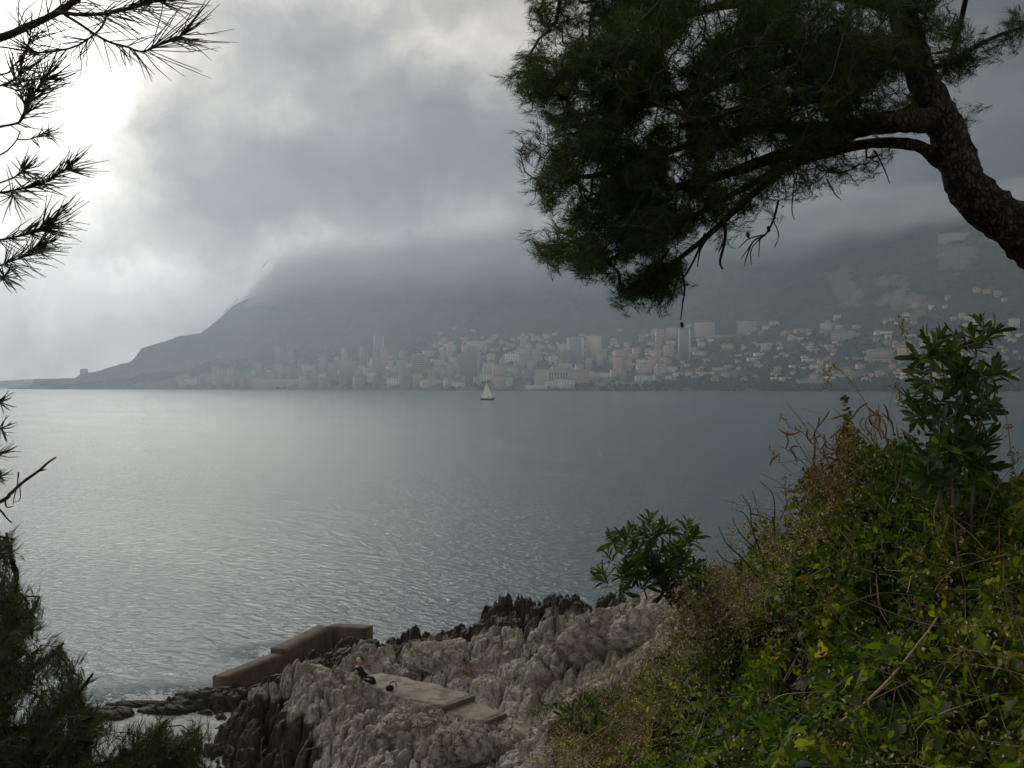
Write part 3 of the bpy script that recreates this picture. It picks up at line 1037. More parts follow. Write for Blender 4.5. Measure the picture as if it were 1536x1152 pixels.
# grand palace building on the waterfront with a colonnaded middle
x, Y, z, w_, h = site(802, 884, 551, 580)
h = max(h, 24)
e = empty('waterfront_palace', (x, Y + 14, z), 'large cream waterfront building with a row of tall dark openings in its middle', 'building')
MB().box(-w_ / 2, w_ / 2, -14, 14, -14, h * 0.86).box(-w_ * 0.12 - 8, w_ * 0.12, -14.8, 10, h * 0.86, h).build('wall', FAC['cream'], e)
MB().box(-w_ / 2 - 1, w_ / 2 + 1, -15, 15, h * 0.86 + 0.01, h * 0.86 + 1.4).build('cornice', M['trim'], e)
for r in range(3):
    for k in range(7):
        xx = -w_ * 0.24 + k * w_ * 0.052
        MB().box(xx, xx + w_ * 0.032, -14.5, -13.9, h * (0.14 + 0.22 * r), h * (0.14 + 0.22 * r) + h * 0.15).build('window', M['glass'], e)
for k in range(8):
    xx = -w_ * 0.252 + k * w_ * 0.052
    MB().box(xx, xx + w_ * 0.012, -15.2, -14.0, h * 0.1, h * 0.82).build('column', M['trim'], e)
MB().box(-w_ / 2 - 25, w_ / 2 + 30, -30, -14.1, -14, 3.5).build('terrace', M['trim'], e)
bld.append((800, 886, 548, 580))

# retaining walls and roads that show as pale strips on the right-hand slope
for (x0, x1, yt, yb, lab) in [(1194, 1250, 569, 578, 'long brown retaining wall at the shore below the leaning pine'), (1249, 1304, 560, 566, 'pale terrace wall above the shore wall, below the pinkish block'),
                              (1268, 1300, 536, 540, 'thin pale wall slanting up the slope, left of the pinkish block'), (1050, 1110, 503, 507, 'pale wall under the long cream banded block')]:
    x, Y, z, w_, h = site(x0, x1, yt, yb)
    o = MB().box(-w_ / 2, w_ / 2, -1.5, 1.5, -10, max(h, 4)).box(-w_ / 2 - .2, w_ / 2 + .2, -1.8, 1.8, max(h, 4), max(h, 4) + .8).build('retaining_wall', M['roof_flat'])
    o.location = (x, Y, z)
    tag(o, lab, 'wall', 'retaining walls across the bay')

# the many small buildings: eight patterns, copied
KIN = []
for k, (w_, d, h, fac, roof) in enumerate([(22, 14, 20, 'cream', 'flat'), (16, 14, 26, 'pink', 'flat'), (28, 14, 18, 'white', 'flat'), (18, 14, 32, 'grey', 'flat'), (14, 14, 22, 'brown', 'flat'),
                                          (13, 11, 8, 'cream', 'hip'), (15, 11, 7, 'white', 'hip'), (12, 10, 8, 'ochre', 'hip'), (14, 10, 8, 'pink', 'hip'), (12, 12, 40, 'pink', 'flat')]):
    me = []
    e = empty('small_building', (0, -500 - k * 50, -200), 'x', 'x')
    block_parts(e, w_, d, h, fac, roof)
    KIN.append((e, w_, d, h, fac, roof))
GRP = {
    'flat_left': ('hazy flat-roofed block packed among the others in the left half of the town', 'flat-roofed blocks of the hazy left half of the town'),
    'flat_right': ('flat-roofed block packed among the others in the middle of the town', 'flat-roofed blocks of the middle of the town'),
    'slope': ('tile-roofed house scattered among trees on the green slope above the town', 'tile-roofed houses on the slope'),
    'slope_flat': ('low flat-roofed block scattered among trees on the right-hand slope', 'low flat-roofed blocks on the right-hand slope'),
}
used = set()


def copy_building(k, px, s, sc, g):
    e0, w_, d, h, fac, roof = KIN[k]
    x, Y, z = (q[0] for q in hill_z(np.array([float(px)]), np.array([s])))
    if k in used:
        e = e0.copy()
        COL.objects.link(e)
        for ch in list(e0.children):
            cc = ch.copy()
            COL.objects.link(cc)
            cc.parent = e
    else:
        e = e0
        used.add(k)
    e.location = (x, Y, z - 1)
    e.scale = (sc[0], sc[0], sc[1])
    e.rotation_euler = (0, 0, random.uniform(-0.5, 0.5))
    e.name = 'apartment_block' if roof == 'flat' else 'house'
    e['label'] = GRP[g][0]
    e['category'] = 'building' if roof == 'flat' else 'house'
    e['group'] = GRP[g][1]


put = []


def free(px, s, r):
    for a, b_, c_ in put:
        if abs(px - a) < (r + c_) * 0.72 and abs(s - b_) < 0.016:
            return False
    return True


first_ten = list(range(10))
cnt = 0
tries = 0
while cnt < 590 and tries < 30000:
    tries += 1
    zone = random.random()
    if zone < 0.26:
        px, py, g = random.uniform(268, 700), 0, 'flat_left'
        s = random.uniform(0.015, 0.30) ** 1.0 * np.interp(px, [268, 420, 700], [0.8, 1.1, 1.35])
        k = random.choice([0, 1, 2, 3, 4, 4, 9])
    elif zone < 0.45:
        px, g = random.uniform(640, 1010), 'flat_right'
        s = random.uniform(0.02, 0.46)
        if px > 870 and s < 0.12:
            continue
        k = random.choice([0, 0, 1, 2, 3, 4, 9])
    elif zone < 0.93:
        px, g = random.uniform(640, 1536), 'slope'
        s = random.uniform(0.10, 0.62) if px > 1000 else random.uniform(0.35, 0.62)
        k = random.choice([5, 6, 7, 8])
    else:
        px, g = random.uniform(960, 1536), 'slope_flat'
        s = random.uniform(0.12, 0.52)
        k = random.choice([0, 1, 2, 2])
    if cnt < 10:
        k = first_ten[cnt]
        g = 'slope' if KIN[k][5] == 'hip' else 'flat_right'
        px = random.uniform(700, 1000)
        s = random.uniform(0.35, 0.5) if g == 'slope' else random.uniform(0.1, 0.3)
    r = KIN[k][1] * 0.33
    if not free(px, s, r):
        continue
    sc = (random.uniform(1.0, 1.8), random.uniform(0.6, 1.3) * (1.45 if px < 620 else 1.15)) if KIN[k][5] == 'flat' else (random.uniform(0.9, 1.5),) * 2
    if g == 'slope_flat':
        sc = (sc[0] * 0.8, random.uniform(0.35, 0.6))
    copy_building(k, px, s, sc, g)
    put.append((px, s, r))
    cnt += 1

# woods between the houses and along the shore
ico_v = []
ph = (1 + 5 ** .5) / 2
for a, b_ in ((-1, ph), (1, ph), (-1, -ph), (1, -ph)):
    ico_v += [(a, b_, 0), (0, a, b_), (b_, 0, a)]
ico_v = unit(np.array(ico_v, float))
ico_f = [(i, j, k) for i in range(12) for j in range(i + 1, 12) for k in range(j + 1, 12)
         if max(np.linalg.norm(ico_v[i] - ico_v[j]), np.linalg.norm(ico_v[j] - ico_v[k]), np.linalg.norm(ico_v[i] - ico_v[k])) < 1.1]
N = 30000
tp = rng.uniform(60, 1700, N)
ts = rng.uniform(0.008, 0.98, N) ** 1.25
dens = fbm(tp / 45.0, ts * 9, 401, 3) + 0.22 * sstep(0.2, 0.4, ts) - 0.6 * sstep(0.42, 0.62, ts) - 0.22 * (tp < 820) * (ts < 0.32) + 0.16 * (tp > 900) * (ts < 0.12)
keep = dens > rng.uniform(0.38, 0.66, N)
tx_, tY_, tz_ = hill_z(tp, ts)
tpy = HY - (tz_ - CAMZ) / tY_ * FPX
for (a_, b_, ra_, rb_) in ((1272, 440, 40, 42), (1262, 415, 38, 26), (1350, 450, 66, 28), (1330, 420, 50, 20), (1440, 385, 55, 34)):
    keep &= (((tp - a_) / ra_) ** 2 + ((tpy - b_) / rb_) ** 2 > 1) | (rng.random(N) < 0.10)
tp, ts = tp[keep], ts[keep]
x, Y, z = hill_z(tp, ts)
N = len(x)
sz = rng.uniform(2.5, 6.0, N)
yaw = rng.uniform(0, 6.28, N)
Xa = np.stack([np.cos(yaw), np.sin(yaw), np.zeros(N)], -1)
Ya = np.stack([-np.sin(yaw), np.cos(yaw), np.zeros(N)], -1)
Za = np.tile([0, 0, 1.0], (N, 1))
v, f = scatter(ico_v, ico_f, np.stack([x, Y, z + sz * 0.45], -1), Xa, Ya, Za, np.stack([sz, sz, sz * rng.uniform(0.8, 1.5, N)], -1))
v += rng.normal(size=v.shape) * 0.7
M['woods'] = mat_leaf('woodland', [(0, (0.012, 0.022, 0.012)), (0.7, (0.03, 0.045, 0.022)), (1, (0.06, 0.07, 0.03))], 0.9, 0.0, 0.1)
o = make_obj('woods', v, f, M['woods'])
tag(o, 'dark woods covering the slopes between the houses across the bay', 'woods', kind='stuff')

# ------------------------------------------------------------------ boats
def mat_sail():
    m, t, bs, out = mat_new('sail_cloth')
    bs.inputs['Base Color'].default_value = (0.88, 0.88, 0.85, 1)
    bs.inputs['Roughness'].default_value = 0.8
    tr = t.node('ShaderNodeBsdfTranslucent')
    tr.inputs[0].default_value = (0.92, 0.91, 0.86, 1)
    mx = t.node('ShaderNodeMixShader')
    mx.inputs[0].default_value = 0.55
    t.l.new(bs.outputs[0], mx.inputs[1])
    t.l.new(tr.outputs[0], mx.inputs[2])
    t.l.new(mx.outputs[0], out.inputs[0])
    return m


def sail_mesh(foot_a, foot_b, head, bulge, n=8):
    """a bellied triangular sail with a little thickness"""
    fa, fb, hd = (np.array(q, float) for q in (foot_a, foot_b, head))
    V = []
    for i in range(n + 1):
        t_ = i / n
        a, b_ = fa * (1 - t_) + hd * t_, fb * (1 - t_) + hd * t_
        for j in range(n + 1):
            u_ = j / n
            p = a * (1 - u_) + b_ * u_
            p = p + np.array(bulge) * sin(pi * u_) * sin(pi * min(1, 0.15 + t_ * 0.85)) * (1 - 0.3 * t_)
            V.append(p)
    V = np.array(V)
    nn = unit(np.array(bulge))
    F = grid_faces(n + 1, n + 1)
    k = len(V)
    return np.concatenate([V, V + nn * 0.03]), np.concatenate([F, F[:, ::-1] + k])


M['sail'] = mat_sail()
M['hull'] = mat_simple('dark_hull_paint', (0.015, 0.02, 0.03), 0.3, 0.05, 1)
M['white'] = mat_simple('white_gelcoat', (0.75, 0.75, 0.72), 0.3, 0.04, 1)
M['alu'] = mat_simple('mast_aluminium', (0.5, 0.5, 0.5), 0.4, 0.05, 1, metal=0.6)


def hull_geo(L, B, H, n=14):
    V, sec = [], 9
    for i in range(n + 1):
        t_ = i / n
        wdt = B / 2 * (np.sin(pi * min(1, 0.12 + t_ * 0.88)) ** 0.6) * (1 if t_ < 0.5 else 1)
        if i == n:
            wdt = 0.02
        wdt = B / 2 * max(0.02, (1 - max(0, (t_ - 0.35) / 0.65) ** 2.2) * (0.72 + 0.28 * min(1, t_ / 0.35)))
        xx = -L / 2 + L * t_
        sheer = H * (1 + 0.25 * (t_ - 0.3) ** 2 * 2)
        for j in range(sec):
            a = pi * j / (sec - 1)
            V.append((xx - 0.6 * t_ * (1 - abs(cos(a))) * (t_ > 0.9), -wdt * cos(a), sheer - (sheer + 0.35) * sin(a) ** 0.7))
    V = np.array(V)
    F = grid_faces(n + 1, sec)
    k = len(V)
    deck = [(i * sec, (i + 1) * sec, (i + 1) * sec + sec - 1, i * sec + sec - 1) for i in range(n)]
    tr = [tuple(range(0, 3)) + (8,)] + []
    F = np.concatenate([F[:, ::-1], np.array(deck)])
    tri = [(0, j, j + 1) for j in range(1, sec - 1)]
    return V, F, tri


bp = P(731, 600, 12.0 / (600 - HY) * FPX)
boat = empty('sailboat', (bp[0], bp[1], 0.0), 'white-sailed yacht with a dark hull sailing alone in the middle of the bay', 'sailboat', rz=pi)
hv, hf, htri = hull_geo(12.2, 3.6, 1.15)
MB().add(hv, htri, hf).build('hull', M['hull'], boat, True)
MB().box(-2.8, 2.4, -1.0, 1.0, 1.1, 1.65).build('cabin', M['white'], boat)
for q in (-1.9, -0.6, 0.7):
    MB().box(q, q + 0.8, -1.03, -0.99, 1.3, 1.5).build('window', M['glass'], boat)
MB().tube([(0.9, 0, 1.0), (0.9, 0, 9), (0.85, 0, 16.2)], [0.10, 0.09, 0.06], 8).build('mast', M['alu'], boat)
MB().tube([(0.9, 0, 2.3), (-4.3, 0.5, 2.4)], [0.07, 0.06], 6).build('boom', M['alu'], boat)
v, f = sail_mesh((0.75, 0, 2.5), (-4.2, 0.5, 2.6), (0.8, 0, 15.8), (0, 0.7, 0))
make_obj('mainsail', v, f, M['sail'], boat, True)
v, f = sail_mesh((5.8, 0, 1.6), (0.9, 0.9, 2.0), (1.1, 0.02, 14.4), (0.3, 0.9, 0))
make_obj('jib', v, f, M['sail'], boat, True)
MB().tube([(6.0, 0, 1.4), (0.9, 0, 14.9)], [0.015, 0.015], 4).build('forestay', M['alu'], boat)
MB().tube([(-6.0, 0, 1.3), (0.86, 0, 16.1)], [0.012, 0.012], 4).build('backstay', M['alu'], boat)
MB().box(-5.8, -4.9, -1.1, 1.1, 1.15, 1.9).tube([(-5.9, -1.2, 1.2), (-5.9, -1.2, 2.6), (-5.9, 1.2, 2.6), (-5.9, 1.2, 1.2)], 0.05, 5).build('stern_rail', M['hull'], boat)
mp = P(375, 586, 12.0 / (585.6 - HY) * FPX)
mb_ = empty('motorboat', (mp[0], mp[1] - 100, 0.0), 'tiny white motorboat on the water before the long white banded building', 'motorboat', rz=0.3)
hv, hf, htri = hull_geo(11, 3.6, 1.5)
MB().add(hv, htri, hf).build('hull', M['white'], mb_, True)
MB().box(-3.2, 1.8, -1.3, 1.3, 1.4, 3.0).build('cabin', M['white'], mb_)
MB().box(-2.6, 1.9, -1.34, 1.34, 2.1, 2.7).build('window', M['glass'], mb_)

# ------------------------------------------------------------------ the low cloud that caps the mountain, and the haze over the bay
cpx = np.arange(335, 2000, 14.0)
base = np.interp(cpx, [250, 340, 420, 600, 800, 950, 1100, 1250, 1400, 1536, 2000], [480, 480, 488, 492, 486, 468, 444, 414, 376, 328, 285])
topp = np.interp(cpx, [250, 340, 420, 600, 900, 1250, 1536, 2000], [474, 470, 372, 330, 312, 276, 258, 258])
nrow = 26
tt = np.linspace(0, 1, nrow)
fr, bk = [], []
for i in range(nrow):
    wob = (fbm(cpx / 60.0, np.full(len(cpx), tt[i] * 4), 501, 3) - 0.5)
    py = base + (topp - base) * tt[i] + wob * 0.09 * (base - topp) * sstep(0, .2, tt[i]) + (fbm(cpx / 90.0, cpx * 0, 511, 3) - 0.5) * 22
    e = (CAMZ / shore_y(cpx) * FPX) + HY - py
    E = crest_e(cpx)
    # run of the slope at that height
    frac = np.clip(e / np.maximum(E, 1), 0, 1)
    s = (-0.42 + np.sqrt(0.42 ** 2 + 4 * 0.58 * frac)) / (2 * 0.58)
    Yt = shore_y(cpx) + s * crest_run(cpx)
    prof = sstep(0.0, 0.62, tt[i]) * sstep(1.0, 0.22, tt[i]) if i not in (0, nrow - 1) else 0.0
    ends = sstep(330, 410, cpx)
    th_ = 700 * prof * ends * (0.8 + 0.5 * fbm(cpx / 70.0, np.full(len(cpx), tt[i] * 5), 521, 3))
    Yb = Yt + 40 + 220 * sstep(0, 0.2, tt[i]) * sstep(1.0, 0.8, tt[i])
    Yf = np.maximum(Yb - th_ - 120 * prof, shore_y(cpx) - 500)
    Yf = np.minimum(Yf, Yb - 8)
    if i in (0, nrow - 1):
        Yf = Yb
    for arr, YY in ((fr, Yf), (bk, Yb)):
        arr.append(np.stack([(cpx - CX) / FPX * YY, YY, CAMZ - (py - HY) / FPX * YY], -1))
fr, bk = np.array(fr), np.array(bk)
nc = len(cpx)
k = nrow * nc
bki = np.arange(k).reshape(nrow, nc) + k
for r_, c_ in ((0, slice(None)), (nrow - 1, slice(None)), (slice(None), 0), (slice(None), nc - 1)):      # front and back share the rim
    bki[r_, c_] = np.arange(k).reshape(nrow, nc)[r_, c_]
V = np.concatenate([fr.reshape(-1, 3), bk.reshape(-1, 3)])
F = grid_faces(nrow, nc)
Fb = bki.ravel()[F][:, ::-1]
m = bpy.data.materials.new('cloud_vapour')
m.use_nodes = True
m.node_tree.nodes.clear()
t = NT(m.node_tree)
pv = t.node('ShaderNodeVolumePrincipled')
pv.inputs['Color'].default_value = (0.78, 0.84, 0.90, 1)
pv.inputs['Density'].default_value = 0.0085
pv.inputs['Anisotropy'].default_value = 0.1
ou = t.node('ShaderNodeOutputMaterial')
t.l.new(pv.outputs[0], ou.inputs['Volume'])
cl = make_obj('low_cloud', V, np.concatenate([F, Fb]), m, smooth=True)
tag(cl, 'grey cloud bank lying on the top of the mountain', 'cloud', kind='stuff')

HAZE_D = 0.00017
m = bpy.data.materials.new('haze_air')
m.use_nodes = True
m.node_tree.nodes.clear()
t = NT(m.node_tree)
pv = t.node('ShaderNodeVolumePrincipled')
pv.inputs['Color'].default_value = (0.66, 0.83, 1.0, 1)
pv.inputs['Density'].default_value = HAZE_D
pv.inputs['Anisotropy'].default_value = 0.58
ou = t.node('ShaderNodeOutputMaterial')
t.l.new(pv.outputs[0], ou.inputs['Volume'])
hz_o = MB().box(-9100, 9100, -120, 9100, -9, 760).build('haze', m)
tag(hz_o, 'pale haze over the bay', 'haze', kind='stuff')

# ------------------------------------------------------------------ the sea wall of the bathing place
A, B2, C2, D2 = P(340, 1018, 40.0), P(432, 981, 43.0), P(503, 942, 46.0), P(546, 945, 45.3)
wall = empty('sea_wall', (A[0], A[1], 0.0), 'stained brown concrete sea wall bending at the edge of the rocks', 'sea wall')


def wall_run(p, q, z0, z1, th, drop):
    d = unit((q - p)[:2])
    n2 = np.array([-d[1], d[0]])
    if n2[1] < 0:
        n2 = -n2
    k = 12
    V = []
    for i in range(k + 1):
        t_ = i / k
        c_ = p[:2] * (1 - t_) + q[:2] * t_
        zt = z0 * (1 - t_) + z1 * t_
        for off, zz in ((0.0, zt), (th, zt), (th, -drop), (0.0, -drop)):
            j = (rng.random(3) - 0.5) * np.array([0.03, 0.03, 0.035])
            V.append((c_[0] + n2[0] * off + j[0], c_[1] + n2[1] * off + j[1], zz + j[2]))
    F = []
    for i in range(k):
        for e in range(4):
            F.append((i * 4 + e, i * 4 + (e + 1) % 4, i * 4 + 4 + (e + 1) % 4, i * 4 + 4 + e))
    F += [(0, 3, 2, 1), (k * 4, k * 4 + 1, k * 4 + 2, k * 4 + 3)]
    return np.array(V), np.array(F)


v, f = wall_run(A, B2, A[2], B2[2], 0.75, 1.5)
make_obj('low_section', v, f, M['wall'], wall, world=True)
v, f = wall_run(B2 + np.array([0.02, 0.02, 0]), C2, B2[2] + 0.12, C2[2] + 0.04, 0.95, 1.5)
make_obj('high_section', v, f, M['wall'], wall, world=True)
v, f = wall_run(C2 + np.array([-0.45, -0.01, 0]), D2, C2[2] + 0.055, D2[2] + 0.03, 0.8, 1.6)
make_obj('return_section', v, f, M['wall'], wall, world=True)

# ------------------------------------------------------------------ low reefs awash to the left of the wall
def rock_lump(name, c_, size, lab, group, mat, seed, cat='rock'):
    n, k = 64, 40
    if name == 'boulder':
        size = tuple(q * 0.8 for q in size)
    th, ph_ = np.meshgrid(np.linspace(0, 2 * pi, n, endpoint=False), np.linspace(0.0, pi, k))
    d = np.stack([np.sin(ph_) * np.cos(th), np.sin(ph_) * np.sin(th), np.cos(ph_)], -1).reshape(-1, 3)
    nz = fbm(d[:, 0] * 2 + seed * 3.1 + d[:, 2], d[:, 1] * 2 + 9 - d[:, 2] * 1.3, seed, 5)
    w1, w2, wi = worley(d[:, 0] * 2.2 + d[:, 2] * 0.7 + seed, d[:, 1] * 2.2 - d[:, 2] * 0.4, seed + 3)
    r = 0.66 + 0.75 * nz + 0.16 * (0.5 - np.abs(2 * fbm(d[:, 0] * 7 + d[:, 2] * 3 + seed, d[:, 1] * 7 - d[:, 2] * 2, seed + 9, 4) - 1)) - 0.22 * np.exp(-((w2 - w1) / 0.12) ** 2)
    v = d * r[:, None] * np.array(size)
    F = []
    for i in range(k - 1):
        for j in range(n):
            F.append((i * n + j, (i + 1) * n + j, (i + 1) * n + (j + 1) % n, i * n + (j + 1) % n))
    o = make_obj(name, v, np.array(F), mat, smooth=True, attrs={'tide': np.full(len(v), 1.0 if name == 'reef_rock' else 0.0), 'soil': np.zeros(len(v))})
    o.location = c_
    tag(o, lab, cat, group)
    return o


for (px, py, Y, sz, lab) in [(158, 1068, 37.4, (0.9, 0.55, 0.28), 'flat brown reef rock awash behind the lower left pine needles'),
                             (212, 1056, 38.6, (1.2, 0.25, 0.16), 'thin curved ledge of brown rock in the foam left of the sea wall'),
                             (255, 1066, 37.9, (1.0, 0.5, 0.30), 'low dark reef reaching out into the foam from the end of the sea wall'),
                             (305, 1052, 38.8, (1.3, 0.8, 0.5), 'brown reef rock at the foot of the sea wall')]:
    p = P(px, py, Y)
    rock_lump('reef_rock', (p[0], p[1], 0.02), sz, lab, 'reef rocks beside the sea wall', M['rock'], 60 + px)

# big boulders of the shore
for (px, Y, sz, lab) in [(905, 34.2, (1.5, 1.1, 1.1), 'big pale boulder at the top of the rocks, just below the left leafy shrub'),
                         (968, 32.6, (1.4, 1.1, 1.0), 'rounded pale boulder under the foot of the left leafy shrub'),
                         (835, 34.5, (1.2, 1.0, 0.95), 'pale rounded boulder in the middle of the rocks, above the low sprawling shrub'),
                         (930, 29.5, (1.3, 1.1, 0.95), 'big pale boulder at the left edge of the dry weeds'),
                         (655, 38.2, (1.3, 0.9, 0.75), 'pale fluted boulder right behind the path, beyond the sitting person'),
                         (610, 27.5, (1.2, 1.0, 0.85), 'large grey boulder before the path at the bottom of the photo'),
                         (695, 25.0, (1.0, 0.9, 0.7), 'smooth grey boulder at the bottom of the photo below the path steps')]:
    x0 = (px - CX) / FPX * Y
    g0 = float(ground_z(x0, Y)[0])
    rock_lump('boulder', (x0, Y, g0 + 0.05), sz, lab, 'pale boulders of the shore', M['rock'], 300 + px, 'boulder')

# ------------------------------------------------------------------ the person resting on the rocks
def skin_mesh(name, joints, edges, mat, parent, levels=2, root=0):
    me = bpy.data.meshes.new(name)
    me.from_pydata([j[:3] for j in joints], edges, [])
    o = bpy.data.objects.new(name, me)
    COL.objects.link(o)
    o.parent = parent
    md = o.modifiers.new('skin', 'SKIN')
    md.use_smooth_shade = True
    for i, j in enumerate(joints):
        r = j[3]
        me.skin_vertices[0].data[i].radius = (r, r) if np.isscalar(r) else r
    me.skin_vertices[0].data[root].use_root = True
    sm = o.modifiers.new('sub', 'SUBSURF')
    sm.levels = sm.render_levels = levels
    me.materials.append(mat)
    return o


M['skin'] = mat_simple('skin', (0.50, 0.30, 0.22), 0.5, 0.05, 6)
M['hair'] = mat_simple('white_hair', (0.62, 0.58, 0.54), 0.8, 0.1, 30)
M['navy'] = mat_simple('dark_jacket', (0.012, 0.014, 0.022), 0.85, 0.2, 8)
M['jeans'] = mat_simple('dark_blue_trousers', (0.012, 0.018, 0.045), 0.85, 0.2, 8)
person = empty('person', (-5.28, 35.75, 1.66), 'white-haired person in a dark jacket and dark trousers sitting on the rocks beside the path', 'person', rz=radians(-12))
# local frame: x is the way the person faces, z up, hips at the origin
body = [(0, 0, 0.12, 0.15), (-0.06, 0, 0.33, 0.16), (-0.10, 0, 0.50, 0.155), (-0.08, 0, 0.585, 0.075), (-0.05, 0, 0.66, 0.055),      # pelvis, chest, shoulders, neck
        (-0.03, 0, 0.745, (0.095, 0.08)), (-0.035, 0, 0.82, (0.085, 0.075)),                                                           # head
        (-0.10, 0.19, 0.53, 0.065), (0.02, 0.27, 0.28, 0.048), (0.25, 0.20, 0.22, 0.036),                                              # left arm
        (-0.10, -0.19, 0.53, 0.065), (0.00, -0.27, 0.28, 0.048), (0.24, -0.20, 0.22, 0.036),
        (0.02, 0.10, 0.10, 0.10), (0.44, 0.12, 0.17, 0.072), (0.50, 0.12, -0.23, 0.048), (0.62, 0.12, -0.27, 0.04),
        (0.02, -0.10, 0.10, 0.10), (0.44, -0.12, 0.17, 0.072), (0.48, -0.12, -0.23, 0.048), (0.60, -0.12, -0.27, 0.04),
        (0.075, 0, 0.735, 0.014)]
be = [(0, 1), (1, 2), (2, 3), (3, 4), (4, 5), (5, 6), (2, 7), (7, 8), (8, 9), (2, 10), (10, 11), (11, 12), (0, 13), (13, 14), (14, 15), (15, 16), (0, 17), (17, 18), (18, 19), (19, 20), (5, 21)]
skin_mesh('body', body, be, M['skin'], person)
jk = [(0, 0, 0.14, 0.17), (-0.06, 0, 0.33, 0.185), (-0.10, 0, 0.50, 0.18), (-0.085, 0, 0.59, 0.085), (-0.10, 0.20, 0.53, 0.082), (0.02, 0.28, 0.28, 0.064), (0.22, 0.21, 0.225, 0.05), (-0.10, -0.20, 0.53, 0.082), (0.00, -0.28, 0.28, 0.064), (0.21, -0.21, 0.225, 0.05)]
skin_mesh('jacket', jk, [(0, 1), (1, 2), (2, 3), (2, 4), (4, 5), (5, 6), (2, 7), (7, 8), (8, 9)], M['navy'], person)
tr_ = [(0, 0, 0.10, 0.16), (0.04, 0.10, 0.10, 0.115), (0.44, 0.12, 0.17, 0.088), (0.50, 0.12, -0.20, 0.064), (0.04, -0.10, 0.10, 0.115), (0.44, -0.12, 0.17, 0.088), (0.48, -0.12, -0.20, 0.064)]
skin_mesh('trousers', tr_, [(0, 1), (1, 2), (2, 3), (0, 4), (4, 5), (5, 6)], M['jeans'], person)
skin_mesh('hair', [(-0.09, 0, 0.75, 0.075), (-0.07, 0, 0.84, 0.095), (-0.01, 0, 0.865, 0.085)], [(0, 1), (1, 2)], M['hair'], person)
for sgn in (1, -1):
    skin_mesh('shoe', [(0.49, 0.12 * sgn, -0.28, 0.055), (0.62, 0.12 * sgn, -0.29, 0.05), (0.70, 0.12 * sgn, -0.30, 0.04)], [(0, 1), (1, 2)], M['hull'], person)
    # hand: palm, four fingers and a thumb resting on the knee
    y0 = 0.20 * sgn
    hj = [(0.25, y0, 0.222, 0.026), (0.32, y0, 0.225, 0.030)]
    he = [(0, 1)]
    for k_, (dy_, L) in enumerate(((-0.03, 0.075), (-0.01, 0.085), (0.011, 0.08), (0.03, 0.06))):
        b0 = len(hj)
        hj += [(0.345, y0 + dy_, 0.226, 0.010), (0.345 + L * 0.55, y0 + dy_ * 1.1, 0.222, 0.009), (0.345 + L, y0 + dy_ * 1.1, 0.205, 0.008)]
        he += [(1, b0), (b0, b0 + 1), (b0 + 1, b0 + 2)]
    b0 = len(hj)
    hj += [(0.29, y0 - 0.035 * sgn, 0.222, 0.012), (0.33, y0 - 0.062 * sgn, 0.215, 0.010)]
    he += [(0, b0), (b0, b0 + 1)]
    skin_mesh('hand', hj, he, M['skin'], person, 1)
# a dark bag with a loop handle on the path edge
p = P(585, 1029, 35.0)
gz_ = float(ground_z(p[0], p[1])[0])
bag = empty('bag', (p[0], p[1], p[2] - 0.12), 'small dark bag with an arched handle lying beside the sitting person', 'bag')
skin_mesh('pouch', [(-0.16, 0, 0.05, 0.09), (0.0, 0, 0.07, 0.11), (0.15, 0, 0.05, 0.09)], [(0, 1), (1, 2)], M['navy'], bag)
MB().tube([(-0.02, 0, 0.1), (0.02, 0, 0.24), (0.12, 0, 0.29), (0.2, 0, 0.22), (0.22, 0, 0.08)], 0.018, 6).build('handle', M['navy'], bag)

# ------------------------------------------------------------------ pines
# a needle: a long thin blade
NEED_V = np.array([(-0.5, 0, 0), (0.5, 0, 0), (0.25, 0.5, 0.04), (-0.25, 0.5, 0.04), (0.0, 1, 0.14)])
NEED_F3 = np.array([(0, 1, 2), (0, 2, 3), (3, 2, 4)])


def needle_cloud(base, axis_, length, width, per, spread, shoot):
    """per needles round each shoot (base, axis): leaning forward, along the shoot's last stretch"""
    n = len(base)
    idx = np.repeat(np.arange(n), per)
    a, b_ = frame_from(axis_)
    th = rng.uniform(0, 2 * pi, n * per)
    u_ = rng.random(n * per)
    ang = spread * (1.15 - 0.75 * u_) * rng.uniform(0.7, 1.25, n * per)
    radial = np.cos(th)[:, None] * a[idx] + np.sin(th)[:, None] * b_[idx]
    d = np.cos(ang)[:, None] * axis_[idx] + np.sin(ang)[:, None] * radial
    pos = base[idx] - axis_[idx] * (shoot * (1 - u_))[:, None]
    X, _ = frame_from(d)
    tw = rng.uniform(0, pi, n * per)
    Z = np.cross(X, d)
    X2 = np.cos(tw)[:, None] * X + np.sin(tw)[:, None] * Z
    Z2 = np.cross(X2, d)
    L = length * rng.uniform(0.75, 1.15, n * per)
    return scatter(NEED_V, NEED_F3, pos, X2, unit(d), Z2, np.stack([np.full(n * per, width), L, L], -1))


